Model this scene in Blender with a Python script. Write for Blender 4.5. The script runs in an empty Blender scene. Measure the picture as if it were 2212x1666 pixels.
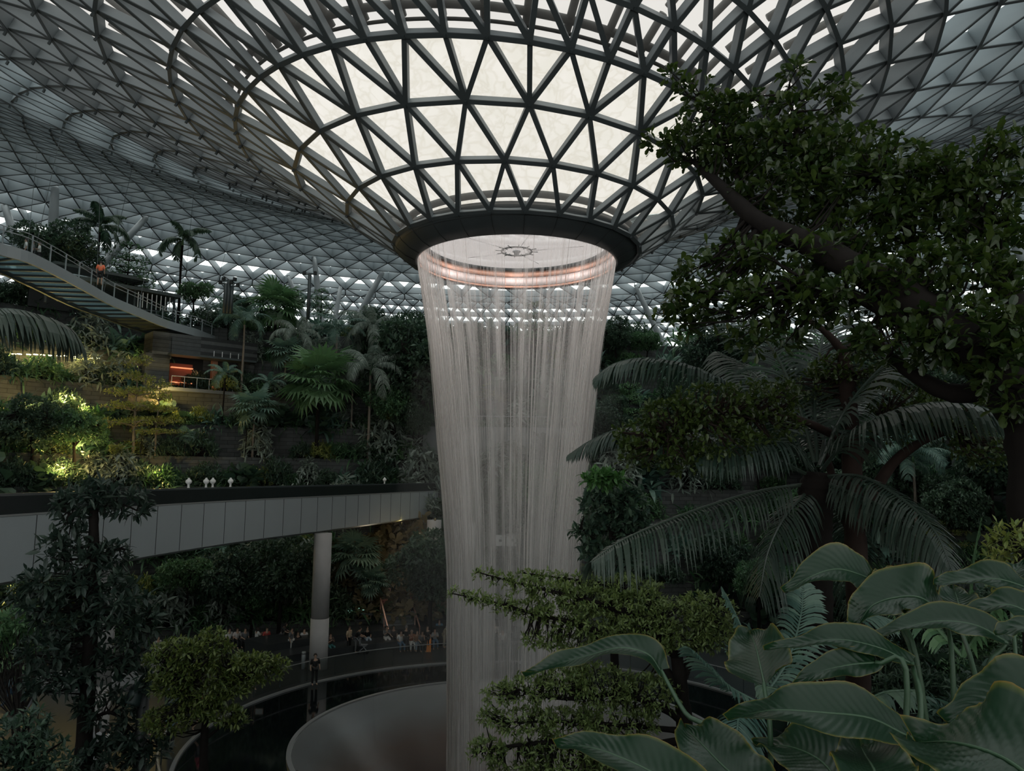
import bpy, math, random
import numpy as np
from mathutils import Vector, Matrix
rnd = random.Random(7)
RS = np.random.RandomState(7)
scene = bpy.context.scene
COL = scene.collection
PI = math.pi
R = math.radians
# ------------------------------------------------------------------ camera
F_PX = 1660.0
PITCH = R(6.6); ROLL = R(0.6)
CAM = np.array([-0.16, -37.0, 12.0])
cam_data = bpy.data.cameras.new('camera')
cam = bpy.data.objects.new('camera', cam_data); COL.objects.link(cam)
cam_data.sensor_width = 36.0; cam_data.sensor_fit = 'HORIZONTAL'
cam_data.lens = F_PX/2212*36.0
cam_data.clip_start = 0.05; cam_data.clip_end = 1000
cam.matrix_world = Matrix.Translation(Vector(CAM)) @ Matrix.Rotation(R(90)+PITCH, 4, 'X') @ Matrix.Rotation(ROLL, 4, 'Z')
scene.camera = cam
scene.view_settings.view_transform = 'Standard'
scene.view_settings.look = 'None'
scene.view_settings.gamma = 1.0
scene.view_settings.use_curve_mapping = False
scene.view_settings.exposure = 0.0
try:
    scene.cycles.transparent_max_bounces = 20
    scene.cycles.max_bounces = 5
    scene.cycles.diffuse_bounces = 3
    scene.cycles.sample_clamp_indirect = 3.0
except Exception: pass

def ray(px, py):
    a = (px-1106)/F_PX; b = -(py-833)/F_PX; ro = -ROLL
    u = a*math.cos(ro)+b*math.sin(ro); v = -a*math.sin(ro)+b*math.cos(ro)
    d = np.array([u, math.cos(PITCH)-v*math.sin(PITCH), math.sin(PITCH)+v*math.cos(PITCH)])
    return d/np.linalg.norm(d)
def at(px, py, d):
    r = ray(px, py); return CAM + r*(d/math.hypot(r[0], r[1]))
# ------------------------------------------------------------------ terrain
STEPS = [(24,1.2),(26,3.2),(28,5.6),(30,8.2),(32,10.8),(34,13.2),(36.5,16),(39,19.2),(42,22.6),(45,26)]
def sm(a, b, x):
    t = min(1, max(0, (x-a)/(b-a))); return t*t*(3-2*t)
def off(ph):            # how far the valley is pushed out in each direction (degrees, 90 = away from the camera)
    ph = (ph+360) % 360
    o = 6*sm(112, 150, ph)*(1-sm(215, 240, ph)) if ph > 90 else 10*(1-sm(45, 85, ph))
    if ph > 300: o = 10
    return o
def front(ph):
    ph = (ph+360) % 360
    return sm(205, 232, ph)*(1-sm(312, 338, ph))
def hgt(x, y):
    r = math.hypot(x, y); ph = math.degrees(math.atan2(y, x))
    re = r-off(ph); z = 0
    for rw, zt in STEPS:
        if re >= rw: z = zt
    f = front(ph)
    if f > 0:
        zf = 10.4*sm(19, 34.5, r)
        z = z*(1-f)+zf*f
    return z
def hit_ground(px, py, d0=3, dmax=120, fn=hgt):
    r = ray(px, py); h = math.hypot(r[0], r[1]); d = d0
    while d < dmax:
        p = CAM+r*(d/h)
        if p[2] <= fn(p[0], p[1])+.02: break
        d += .1
    p[2] = fn(p[0], p[1]); return p
# ------------------------------------------------------------------ roof surface
RT = np.array([  # r, z, ox, tilt a, tilt b
 (5.9,11.1,0,-.02,.0),(7.8,12.36,-.35,-.04,-.015),(9.7,13.8,-.9,-.05,-.02),(12.0,14.94,-1.24,-.075,-.023),
 (13.95,16.1,-2.1,-.098,-.033),(16,17.05,-3.0,-.109,-.049),(18.1,18.2,-3.6,-.108,-.05),(20.2,19.2,-4.0,-.10,-.045),
 (25,21.3,-4.4,-.08,-.03),(30,23.2,-4.5,-.06,-.02),(36,25.0,-4.3,-.04,-.01),(42,26.2,-4,-.03,0),(50,26.6,-3.5,-.02,0),
 (58,25.6,-3,-.01,0),(66,23,-2,0,0),(74,18.5,-1,0,0),(80,13.5,0,0,0),(84,7,0,0,0)])
def roofp(r, th):
    z = np.interp(r, RT[:,0], RT[:,1]); ox = np.interp(r, RT[:,0], RT[:,2]); a = np.interp(r, RT[:,0], RT[:,3]); b = np.interp(r, RT[:,0], RT[:,4])
    return np.array([ox+r*np.cos(th), r*np.sin(th), 12+z+a*r*np.cos(th)+b*r*np.sin(th)])
def roofz(x, y):
    r = math.hypot(x, y)
    for _ in range(4):
        ox = np.interp(r, RT[:,0], RT[:,2]); r = math.hypot(x-ox, y)
    th = math.atan2(y, x-ox)
    return roofp(r, th)[2]
def hit_roof(px, py, d0=15, dmax=122):
    r = ray(px, py); h = math.hypot(r[0], r[1]); d = dmax
    d = d0
    while d < dmax:
        p = CAM+r*(d/h)
        if math.hypot(p[0], p[1]) > 14 and p[2] >= roofz(p[0], p[1])-.6: break
        d += .25
    return p
# ------------------------------------------------------------------ object helpers
def tag(o, label=None, cat=None, group=None, kind=None):
    if label: o['label'] = label
    if cat: o['category'] = cat
    if group: o['group'] = group
    if kind: o['kind'] = kind
    return o
def empty(name, loc, label=None, cat=None, group=None, rz=0):
    o = bpy.data.objects.new(name, None); COL.objects.link(o); o.location = tuple(float(v) for v in loc); o.rotation_euler = (0,0,rz)
    o.empty_display_size = .2
    return tag(o, label, cat, group)
class MB:
    def __init__(s): s.V = []; s.F = []; s.n = 0; s.A = []; s.has = False
    def add(s, V, F, att=None):
        V = np.asarray(V, float).reshape(-1,3)
        if len(V) == 0: return
        s.V.append(V); s.F.append([np.asarray(f, int)+s.n for f in (F if isinstance(F, list) else [F])]); s.n += len(V)
        if att is None: s.A.append(np.zeros(len(V)))
        else: s.A.append(np.asarray(att, float)); s.has = True
    def mesh(s, name, smooth=False):
        V = np.concatenate(s.V) if s.V else np.zeros((0,3))
        lt = []; li = []
        for fl in s.F:
            for f in fl:
                f = np.atleast_2d(f)
                if f.size == 0: continue
                lt.append(np.full(len(f), f.shape[1], int)); li.append(f.ravel())
        lt = np.concatenate(lt); li = np.concatenate(li)
        ls = np.concatenate([[0], np.cumsum(lt)[:-1]])
        me = bpy.data.meshes.new(name)
        me.vertices.add(len(V)); me.vertices.foreach_set('co', V.ravel())
        me.loops.add(len(li)); me.loops.foreach_set('vertex_index', li.astype(np.int32))
        me.polygons.add(len(lt)); me.polygons.foreach_set('loop_start', ls.astype(np.int32)); me.polygons.foreach_set('loop_total', lt.astype(np.int32))
        me.update(calc_edges=True)
        me.polygons.foreach_set('use_smooth', np.full(len(lt), bool(smooth)))
        if s.has:
            a = me.attributes.new('edge', 'FLOAT', 'POINT'); a.data.foreach_set('value', np.concatenate(s.A).astype(np.float32))
        me.validate()
        return me
    def build(s, name, mat, parent=None, smooth=False, loc=None):
        me = s.mesh(name, smooth); me.materials.append(mat)
        o = bpy.data.objects.new(name, me); COL.objects.link(o)
        if parent is not None: o.parent = parent
        if loc is not None: o.location = tuple(float(v) for v in loc)
        return o
    # -------- shapes
    def box(s, c, size, rz=0, M=None):
        x, y, z = np.array(size)/2
        V = np.array([(-x,-y,-z),(x,-y,-z),(x,y,-z),(-x,y,-z),(-x,-y,z),(x,-y,z),(x,y,z),(-x,y,z)])
        if M is not None: V = V@np.array(M).T
        elif rz: 
            c_, s_ = math.cos(rz), math.sin(rz); V = V@np.array([[c_,s_,0],[-s_,c_,0],[0,0,1]])
        s.add(V+np.array(c), [np.array([(0,3,2,1),(4,5,6,7),(0,1,5,4),(1,2,6,5),(2,3,7,6),(3,0,4,7)])])
    def bar(s, a, b, w, h=None, up=(0,0,1)):
        a = np.array(a, float); b = np.array(b, float); h = h or w
        y = b-a; L = np.linalg.norm(y); y /= L
        x = np.cross(y, up); n = np.linalg.norm(x)
        x = np.array([1.,0,0]) if n < 1e-6 else x/n
        z = np.cross(x, y)
        s.box((a+b)/2, (w, L, h), M=np.stack([x,y,z],1))
    def tube(s, P, rad, n=8, cap=True):
        P = np.asarray(P, float); m = len(P)
        rad = np.broadcast_to(np.asarray(rad, float), (m,))
        T = np.gradient(P, axis=0); T /= np.linalg.norm(T, axis=1)[:,None]+1e-9
        ref = np.array([0,0,1.]) if abs(T[0][2]) < .9 else np.array([1.,0,0])
        X = np.cross(T, ref); X /= np.linalg.norm(X, axis=1)[:,None]+1e-9
        Y = np.cross(T, X)
        a = np.arange(n)*2*PI/n
        V = P[:,None,:]+rad[:,None,None]*(np.cos(a)[None,:,None]*X[:,None,:]+np.sin(a)[None,:,None]*Y[:,None,:])
        i = np.arange(m-1)[:,None]*n; j = np.arange(n)[None,:]; k = (j+1) % n
        F = np.stack([i+j, i+k, i+n+k, i+n+j], -1).reshape(-1,4)
        fs = [F]
        if cap: fs += [np.arange(n)[::-1][None,:], (np.arange(n)+(m-1)*n)[None,:]]
        s.add(V.reshape(-1,3), fs)
    def lathe(s, prof, seg=96, a0=0, a1=2*PI, c=(0,0,0), closed=False):
        prof = np.array(prof, float); full = abs(a1-a0-2*PI) < 1e-6
        na = seg if full else seg+1
        a = a0+(a1-a0)*np.arange(na)/seg
        V = np.stack([prof[:,None,0]*np.cos(a), prof[:,None,0]*np.sin(a), np.repeat(prof[:,1:2], na, 1)], -1)+np.array(c)
        m = len(prof); ii = np.arange(m if closed else m-1)[:,None]; jj = np.arange(na if full else na-1)[None,:]
        i2 = (ii+1) % m; j2 = (jj+1) % na
        F = np.stack([ii*na+jj, ii*na+j2, i2*na+j2, i2*na+jj], -1).reshape(-1,4)
        fs = [F]
        if closed and not full:
            fs += [(np.arange(m)*na)[None,::-1], (np.arange(m)*na+na-1)[None,:]]
        s.add(V.reshape(-1,3), fs)
    def inst(s, TV, TF, P, D, U, sc, wsc=None, att=None):
        """place a template at P, +Y along D, +Z towards U"""
        P = np.asarray(P, float); D = np.asarray(D, float); D = D/(np.linalg.norm(D, axis=1)[:,None]+1e-9)
        U = np.broadcast_to(np.asarray(U, float), D.shape)
        X = np.cross(D, U); nx = np.linalg.norm(X, axis=1)[:,None]
        X = np.where(nx < 1e-3, np.array([1.,0,0]), X/(nx+1e-9)); Z = np.cross(X, D)
        sc = np.broadcast_to(np.asarray(sc, float), (len(P),))
        wx = sc if wsc is None else sc*wsc
        V = P[:,None,:]+TV[None,:,0,None]*X[:,None,:]*wx[:,None,None]+TV[None,:,1,None]*D[:,None,:]*sc[:,None,None]+TV[None,:,2,None]*Z[:,None,:]*sc[:,None,None]
        k = len(TV); o = (np.arange(len(P))*k)[:,None,None]
        s.add(V.reshape(-1,3), [(f[None,:,:]+o).reshape(-1, f.shape[1]) for f in TF])
def struct(name, mb, mat, parent=None, smooth=False):
    o = mb.build(name, mat, parent, smooth)
    if parent is None: o['kind'] = 'structure'
    return o
def copy_tree(o, parent=None):
    c = o.copy(); COL.objects.link(c)
    if parent is not None: c.parent = parent
    for ch in list(o.children): copy_tree(ch, c)
    return c
def place(proto, loc, rz=0, sc=1, label=None, cat=None, group=None, used=set()):
    o = proto if proto.name not in used else copy_tree(proto)
    used.add(proto.name); used.add(o.name)
    o.location = tuple(float(v) for v in loc); o.rotation_euler = (0,0,rz); o.scale = (sc,sc,sc) if np.isscalar(sc) else sc
    return tag(o, label, cat, group)
# ------------------------------------------------------------------ materials
def newmat(name):
    m = bpy.data.materials.new(name); m.use_nodes = True; nt = m.node_tree
    b = nt.nodes.get('Principled BSDF'); return m, nt, b
def N(nt, t, **k):
    n = nt.nodes.new(t)
    for a, v in k.items(): setattr(n, a, v)
    return n
def simple(name, col, rough=.6, metal=0, noise=0, nscale=4, emis=None, es=0, spec=.5):
    m, nt, b = newmat(name)
    b.inputs['Base Color'].default_value = (*col, 1); b.inputs['Roughness'].default_value = rough; b.inputs['Metallic'].default_value = metal
    b.inputs['Specular IOR Level'].default_value = spec
    if noise:
        tc = N(nt, 'ShaderNodeTexCoord'); no = N(nt, 'ShaderNodeTexNoise'); no.inputs['Scale'].default_value = nscale; no.inputs['Detail'].default_value = 5
        mr = N(nt, 'ShaderNodeMapRange'); mr.inputs['To Min'].default_value = 1-noise; mr.inputs['To Max'].default_value = 1+noise
        hs = N(nt, 'ShaderNodeHueSaturation'); hs.inputs['Color'].default_value = (*col, 1)
        nt.links.new(tc.outputs['Object'], no.inputs['Vector']); nt.links.new(no.outputs['Fac'], mr.inputs['Value'])
        nt.links.new(mr.outputs[0], hs.inputs['Value']); nt.links.new(hs.outputs[0], b.inputs['Base Color'])
    if emis: b.inputs['Emission Color'].default_value = (*emis, 1); b.inputs['Emission Strength'].default_value = es
    return m
def leafmat(name, c1, c2, rough=.42, trans=.25, spec=.4):
    m, nt, b = newmat(name)
    g = N(nt, 'ShaderNodeNewGeometry'); oi = N(nt, 'ShaderNodeObjectInfo')
    ad = N(nt, 'ShaderNodeMath', operation='ADD'); nt.links.new(g.outputs['Random Per Island'], ad.inputs[0])
    ms = N(nt, 'ShaderNodeMath', operation='MULTIPLY_ADD'); ms.inputs[1].default_value = .5; ms.inputs[2].default_value = -.25
    nt.links.new(oi.outputs['Random'], ms.inputs[0]); nt.links.new(ms.outputs[0], ad.inputs[1])
    cr = N(nt, 'ShaderNodeValToRGB'); cr.color_ramp.elements[0].color = (*c1,1); cr.color_ramp.elements[1].color = (*c2,1)
    nt.links.new(ad.outputs[0], cr.inputs[0]); nt.links.new(cr.outputs[0], b.inputs['Base Color'])
    b.inputs['Roughness'].default_value = rough; b.inputs['Specular IOR Level'].default_value = spec
    tr = N(nt, 'ShaderNodeBsdfTranslucent'); mx = N(nt, 'ShaderNodeMixShader'); mx.inputs[0].default_value = trans
    hs = N(nt, 'ShaderNodeHueSaturation'); hs.inputs['Saturation'].default_value = 1.15; hs.inputs['Value'].default_value = 1.6
    nt.links.new(cr.outputs[0], hs.inputs['Color']); nt.links.new(hs.outputs[0], tr.inputs['Color'])
    nt.links.new(b.outputs[0], mx.inputs[1]); nt.links.new(tr.outputs[0], mx.inputs[2])
    nt.links.new(mx.outputs[0], nt.nodes['Material Output'].inputs[0])
    return m
def panemat(name, tint, opac, pattern=0, diff=(.8,.8,.76)):
    m, nt, b = newmat(name); nt.nodes.remove(b)
    tp = N(nt, 'ShaderNodeBsdfTransparent'); tp.inputs['Color'].default_value = (*tint, 1)
    tl = N(nt, 'ShaderNodeBsdfTranslucent'); tl.inputs['Color'].default_value = (*diff, 1)
    mx = N(nt, 'ShaderNodeMixShader'); mx.inputs[0].default_value = opac
    nt.links.new(tp.outputs[0], mx.inputs[1]); nt.links.new(tl.outputs[0], mx.inputs[2])
    if pattern:
        tc = N(nt, 'ShaderNodeTexCoord'); no = N(nt, 'ShaderNodeTexNoise'); no.inputs['Scale'].default_value = .55; no.inputs['Detail'].default_value = 8; no.inputs['Distortion'].default_value = 1.6
        w = N(nt, 'ShaderNodeTexVoronoi'); w.feature = 'DISTANCE_TO_EDGE'; w.inputs['Scale'].default_value = 1.6
        mp = N(nt, 'ShaderNodeMixRGB'); mp.inputs[0].default_value = .25
        nt.links.new(tc.outputs['Object'], mp.inputs[1]); nt.links.new(no.outputs['Color'], mp.inputs[2])
        nt.links.new(tc.outputs['Object'], no.inputs['Vector']); 
        sc = N(nt, 'ShaderNodeVectorMath', operation='ADD'); s2 = N(nt, 'ShaderNodeVectorMath', operation='SCALE'); s2.inputs['Scale'].default_value = 1.6
        nt.links.new(no.outputs['Color'], s2.inputs[0]); nt.links.new(tc.outputs['Object'], sc.inputs[0]); nt.links.new(s2.outputs[0], sc.inputs[1])
        nt.links.new(sc.outputs[0], w.inputs['Vector'])
        cr = N(nt, 'ShaderNodeValToRGB'); e = cr.color_ramp.elements; e[0].position = 0; e[0].color = (.90,.89,.86,1); e[1].position = .16; e[1].color = (1,1,1,1)
        nt.links.new(w.outputs['Distance'], cr.inputs[0])
        cr2 = N(nt, 'ShaderNodeValToRGB'); e = cr2.color_ramp.elements; e[0].position = .35; e[0].color = (.92,.91,.86,1); e[1].position = .7; e[1].color = (1,.985,.96,1)
        nt.links.new(no.outputs['Fac'], cr2.inputs[0])
        mu = N(nt, 'ShaderNodeMixRGB', blend_type='MULTIPLY'); mu.inputs[0].default_value = 1
        mu2 = N(nt, 'ShaderNodeMixRGB', blend_type='MULTIPLY'); mu2.inputs[0].default_value = 1; mu2.inputs[2].default_value = (*tint,1)
        nt.links.new(cr.outputs[0], mu.inputs[1]); nt.links.new(cr2.outputs[0], mu.inputs[2]); nt.links.new(mu.outputs[0], mu2.inputs[1]); nt.links.new(mu2.outputs[0], tp.inputs['Color'])
    nt.links.new(mx.outputs[0], nt.nodes['Material Output'].inputs[0])
    return m
def brickmat(name, c1, c2, mortar, scale=1.0, rough=.8):
    m, nt, b = newmat(name)
    tc = N(nt, 'ShaderNodeTexCoord'); sx = N(nt, 'ShaderNodeSeparateXYZ'); nt.links.new(tc.outputs['Object'], sx.inputs[0])
    at2 = N(nt, 'ShaderNodeMath', operation='ARCTAN2'); nt.links.new(sx.outputs[1], at2.inputs[0]); nt.links.new(sx.outputs[0], at2.inputs[1])
    mu = N(nt, 'ShaderNodeMath', operation='MULTIPLY'); mu.inputs[1].default_value = 36; nt.links.new(at2.outputs[0], mu.inputs[0])
    cx = N(nt, 'ShaderNodeCombineXYZ'); nt.links.new(mu.outputs[0], cx.inputs[0]); nt.links.new(sx.outputs[2], cx.inputs[1])
    br = N(nt, 'ShaderNodeTexBrick'); br.inputs['Scale'].default_value = scale; br.inputs['Color1'].default_value = (*c1,1); br.inputs['Color2'].default_value = (*c2,1); br.inputs['Mortar'].default_value = (*mortar,1)
    br.inputs['Mortar Size'].default_value = .02; br.inputs['Brick Width'].default_value = 1.1; br.inputs['Row Height'].default_value = .35; br.inputs['Bias'].default_value = 0
    nt.links.new(cx.outputs[0], br.inputs['Vector'])
    no = N(nt, 'ShaderNodeTexNoise'); no.inputs['Scale'].default_value = 2.5; no.inputs['Detail'].default_value = 6; nt.links.new(tc.outputs['Object'], no.inputs['Vector'])
    mr = N(nt, 'ShaderNodeMapRange'); mr.inputs['To Min'].default_value = .6; mr.inputs['To Max'].default_value = 1.4; nt.links.new(no.outputs['Fac'], mr.inputs['Value'])
    hs = N(nt, 'ShaderNodeHueSaturation'); nt.links.new(br.outputs['Color'], hs.inputs['Color']); nt.links.new(mr.outputs[0], hs.inputs['Value'])
    nt.links.new(hs.outputs[0], b.inputs['Base Color']); b.inputs['Roughness'].default_value = rough
    bp = N(nt, 'ShaderNodeBump'); bp.inputs['Strength'].default_value = .5; bp.inputs['Distance'].default_value = .05
    nt.links.new(br.outputs['Fac'], bp.inputs['Height']); bp.invert = True; nt.links.new(bp.outputs[0], b.inputs['Normal'])
    return m
M = {}
M['steel'] = simple('painted_steel', (.23,.265,.28), .5, 0, .12, .6)
M['steel_dark'] = simple('dark_steel', (.035,.045,.047), .45, 0, .2, 1)
M['column'] = simple('column_grey_paint', (.30,.33,.34), .4, 0, .08, 1)
M['gutter'] = simple('gutter_grey', (.06,.075,.075), .6, 0, .4, 3)
M['collar'] = simple('collar_dark_metal', (.028,.035,.037), .5, 0, .3, 1.5)
M['copper'] = simple('copper_band', (.80,.46,.34), .4, .2, .25, 4)
M['pinkpanel'] = simple('pale_copper_panel', (.92,.80,.77), .4, 0, .12, 3)
M['pane_in'] = panemat('wet_glass', (.405,.402,.396), .06, 1)
M['pane_mid'] = panemat('tinted_glass', (.37,.366,.36), .05, 0)
M['pane_out'] = panemat('clear_glass', (.80,.88,.90), .05)
M['pane_cap'] = panemat('frosted_cap', (.98,.95,.95), .30, 0, (.95,.9,.9))
M['railglass'] = panemat('rail_glass', (.80,.86,.86), .06, 0, (.3,.35,.35))
M['floorglass'] = panemat('floor_glass', (.30,.38,.39), .45, 0, (.40,.50,.52))
M['panel'] = simple('bridge_panel_grey', (.30,.335,.345), .5, 0, .07, .5)
M['parapet'] = simple('parapet_black', (.012,.017,.018), .35, 0, .3, 1)
M['concrete'] = simple('column_concrete', (.40,.39,.38), .75, 0, .15, 1.5)
M['concrete_dark'] = simple('ledge_concrete', (.16,.17,.17), .8, 0, .2, 1)
M['floor'] = simple('wet_dark_paving', (.030,.034,.036), .32, 0, .35, .8)
M['water'] = simple('black_pool_water', (.004,.006,.007), .06, 0, 0)
M['rim'] = simple('pale_pool_rim', (.22,.23,.23), .35)
M['soil'] = simple('planting_soil', (.012,.014,.011), .95, 0, .4, 2)
M['brick'] = brickmat('stone_block_wall', (.075,.08,.078), (.045,.05,.05), (.02,.022,.022))
M['brick2'] = brickmat('warm_stone_wall', (.20,.16,.12), (.13,.11,.09), (.04,.035,.03))
M['bark'] = simple('bark_dark', (.010,.008,.007), .9, 0, .5, 8, None, 0, .15)
M['bark_pale'] = simple('bark_pale', (.16,.135,.11), .85, 0, .4, 6)
M['bark_red'] = simple('bark_reddish', (.024,.015,.012), .9, 0, .4, 8, None, 0, .2)
M['lamp'] = simple('lamp_glow', (1,.9,.6), .4, 0, 0, 1, (1,.86,.5), 14)
M['glow'] = simple('orange_glow', (1,.5,.3), .4, 0, 0, 1, (1,.36,.16), .9)
M['white'] = simple('white_paint', (.7,.7,.68), .5)
M['black'] = simple('black_paint', (.01,.012,.012), .5)
M['copper_rail'] = simple('copper_rail', (.70,.40,.30), .3, .6)
M['red'] = simple('red_brown_bin', (.35,.09,.06), .5)
M['orange'] = simple('orange_cloth', (.85,.28,.05), .6)
M['L_dark'] = leafmat('leaf_dark_green', (0.026,0.054,0.038), (0.072,0.120,0.072))
M['L_mid'] = leafmat('leaf_mid_green', (0.040,0.101,0.048), (0.110,0.202,0.092))
M['L_yel'] = leafmat('leaf_yellow_green', (0.112,0.152,0.040), (0.256,0.272,0.080))
M['L_blue'] = leafmat('leaf_blue_green', (0.052,0.114,0.094), (0.146,0.229,0.177))
M['L_grey'] = leafmat('leaf_grey_green', (0.112,0.146,0.123), (0.246,0.291,0.246))
M['L_olive'] = leafmat('leaf_olive_shiny', (.018,.036,.010), (.05,.075,.018), .32, .3)
M['L_brown'] = leafmat('leaf_bronze', (0.112,0.099,0.056), (0.272,0.224,0.128))
M['L_slim'] = leafmat('leaf_slim_tree', (.012,.026,.020), (.04,.062,.045))
M['L_lay'] = leafmat('leaf_layered_green', (.045,.072,.018), (.14,.17,.045))
M['L_coco'] = leafmat('leaf_coconut', (.016,.034,.024), (.045,.062,.046), .36, .15, .5)
M['flange'] = simple('dark_flange', (.045,.055,.058), .5)  # dark tone carries the shade on the downward-facing fin edges
M['L_fresh'] = leafmat('leaf_fresh_green', (.045,.12,.035), (.09,.20,.06))
# ------------------------------------------------------------------ world
w = bpy.data.worlds.new('overcast_sky'); scene.world = w; w.use_nodes = True
nt = w.node_tree; bg = nt.nodes['Background']
tc = N(nt, 'ShaderNodeTexCoord'); no = N(nt, 'ShaderNodeTexNoise'); no.inputs['Scale'].default_value = 2.2; no.inputs['Detail'].default_value = 3
cr = N(nt, 'ShaderNodeValToRGB'); e = cr.color_ramp.elements; e[0].position = .3; e[0].color = (.86,.845,.80,1); e[1].position = .7; e[1].color = (.95,.935,.91,1)
nt.links.new(tc.outputs['Generated'], no.inputs['Vector']); nt.links.new(no.outputs['Fac'], cr.inputs[0]); nt.links.new(cr.outputs[0], bg.inputs['Color'])
bg.inputs['Strength'].default_value = 2.35
# ================================================================== THE ROOF
NR = [26,26,26,52,52,52,52,52]
RR = [5.9,7.8,9.7,12.0,13.95,16,18.1,20.2]
PH = [R(-90+2.9),R(-90-1.3),R(-90-6.3)]       # node phases read off the lattice
r = 20.2; n = 52
while r < 83.4:
    if r >= 27 and n == 52: n = 104
    if r >= 62 and n == 104: n = 208
    r += max(1.35, 2*PI*r/n*.84); RR.append(min(r, 83.8)); NR.append(n)
ph = PH[:]
for k in range(3, len(RR)):
    if NR[k] == NR[k-1]: ph.append(ph[-1]+PI/NR[k])
    else: ph.append(ph[-1])
nodes = []
for k, (r, n) in enumerate(zip(RR, NR)):
    th = ph[k]+np.arange(n)*2*PI/n
    nodes.append(np.array([roofp(r, t) for t in th]))
base = np.cumsum([0]+[len(a) for a in nodes]); NV = np.concatenate(nodes)
E_ = []; TR = []; shade = []
for k in range(len(RR)):
    n = NR[k]; b0 = base[k]
    for j in range(n): E_.append((b0+j, b0+(j+1) % n, k))
    if k+1 < len(RR):
        n2 = NR[k+1]; b1 = base[k+1]
        # angular offset between rings
        for j in range(n):
            if n2 == n:
                dphi = (ph[k+1]-ph[k])/(2*PI/n)       # fraction of a spacing
                if k < 3: dphi = dphi % 1.0; s0 = int(math.floor((ph[k+1]-ph[k])/(2*PI/n)))
                else: s0 = int(math.floor(dphi))
                lo = (j-s0-1) % n; hi = (j-s0) % n
                E_ += [(b0+j, b1+lo, k), (b0+j, b1+hi, k)]
                TR += [(b0+j, b1+lo, b1+hi), (b0+j, b1+hi, b0+(j+1) % n)]
                if 3 <= k <= 7: shade.append((b0+j, b1+hi))
            else:
                for q in (-1,0,1): E_.append((b0+j, b1+(2*j+q) % n2, k))
                TR += [(b0+j, b1+(2*j-1) % n2, b1+2*j), (b0+j, b1+2*j, b1+(2*j+1) % n2), (b0+j, b1+(2*j+1) % n2, b0+(j+1) % n)]
TR = np.array(TR)
# node normals (pointing out of the hall)
nrm = np.zeros_like(NV); fn = np.cross(NV[TR[:,1]]-NV[TR[:,0]], NV[TR[:,2]]-NV[TR[:,0]])
fn *= np.sign(fn[:,2])[:,None]+1e-9
for q in range(3): np.add.at(nrm, TR[:,q], fn)
last = slice(base[-2], base[-1])
nrm /= np.linalg.norm(nrm, axis=1)[:,None]
E_ = np.array(E_); a = NV[E_[:,0]]; b = NV[E_[:,1]]; k = E_[:,2]
rk = np.array(RR)[k]
depth = np.interp(rk, [6,12,16,24,32,56,63,84], [.26,.34,.5,.85,1.35,1.45,.85,.55])
wid = np.interp(rk, [6,12,20,40,84], [.15,.16,.13,.08,.08])
na = nrm[E_[:,0]]; nb = nrm[E_[:,1]]; t = (b-a)/np.linalg.norm(b-a, axis=1)[:,None]
sx = np.cross(t, (na+nb)); sx /= np.linalg.norm(sx, axis=1)[:,None]
def fins(sel, taper=1.0):
    A, B, NA, NB, S, Dp, W = a[sel], b[sel], na[sel], nb[sel], sx[sel]*.5, depth[sel][:,None], wid[sel][:,None]
    W = W*taper
    V = np.stack([A-S*W, A+S*W, A+S*W-NA*Dp, A-S*W-NA*Dp, B-S*W, B+S*W, B+S*W-NB*Dp, B-S*W-NB*Dp], 1)
    o = (np.arange(len(A))*8)[:,None,None]
    F = np.array([(0,1,5,4),(1,2,6,5),(2,3,7,6),(3,0,4,7)])[None]+o
    m = MB(); m.add(V.reshape(-1,3), [F.reshape(-1,4)]); return m
roof = struct('ceiling', fins(k >= 0), M['steel'])
tag(roof, 'lattice of deep grey steel fins curving over the whole hall like a funnel', 'roof')
def flange():  # strip added under each fin, its shaded lower edge drawn in dark colour
    A, B, NA, NB, S = a, b, na, nb, sx*.5; Dp, W = depth[:,None], wid[:,None]*1.15+.01; T_ = .04
    V = np.stack([A-S*W-NA*Dp, A+S*W-NA*Dp, A+S*W-NA*(Dp+T_), A-S*W-NA*(Dp+T_), B-S*W-NB*Dp, B+S*W-NB*Dp, B+S*W-NB*(Dp+T_), B-S*W-NB*(Dp+T_)], 1)
    o = (np.arange(len(A))*8)[:,None,None]; F = np.array([(0,1,5,4),(1,2,6,5),(2,3,7,6),(3,0,4,7)])[None]+o
    m = MB(); m.add(V.reshape(-1,3), [F.reshape(-1,4)]); return m
flange().build('shade_flange_strip', M['flange'], roof)
# node studs under the near lattice
m = MB()
sel = np.where(np.concatenate([np.full(len(x), i) for i, x in enumerate(nodes)]) < 16)[0]
for i in sel:
    rr_ = math.hypot(NV[i][0], NV[i][1]); dp = np.interp(rr_, [6,12,16,24,32], [.26,.34,.5,.85,1.35])
    m.bar(NV[i]-nrm[i]*(dp+.12), NV[i]-nrm[i]*(dp-.1), .10, .10)
m.build('node_stud', M['steel_dark'], roof)
# glass
off_ = .06
inner = np.array([max(t_) < base[4] for t_ in TR])
m = MB(); m.add(NV+nrm*off_, [TR[inner]]); g = struct('window_1', m, M['pane_in']); tag(g, 'bright wet triangular glass panes of the funnel around the oculus', 'glass')
midp = np.array([max(t_) < base[9] for t_ in TR]) & ~inner
m = MB(); m.add(NV+nrm*off_, [TR[midp]]); g = struct('window_3', m, M['pane_mid']); tag(g, 'pale tinted triangular glass panes in the rings just outside the wet funnel', 'glass')
m = MB(); m.add(NV+nrm*off_, [TR[~inner & ~midp]]); g = struct('window_2', m, M['pane_out']); tag(g, 'clear triangular glass panes over the rest of the steel lattice', 'glass')
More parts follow.
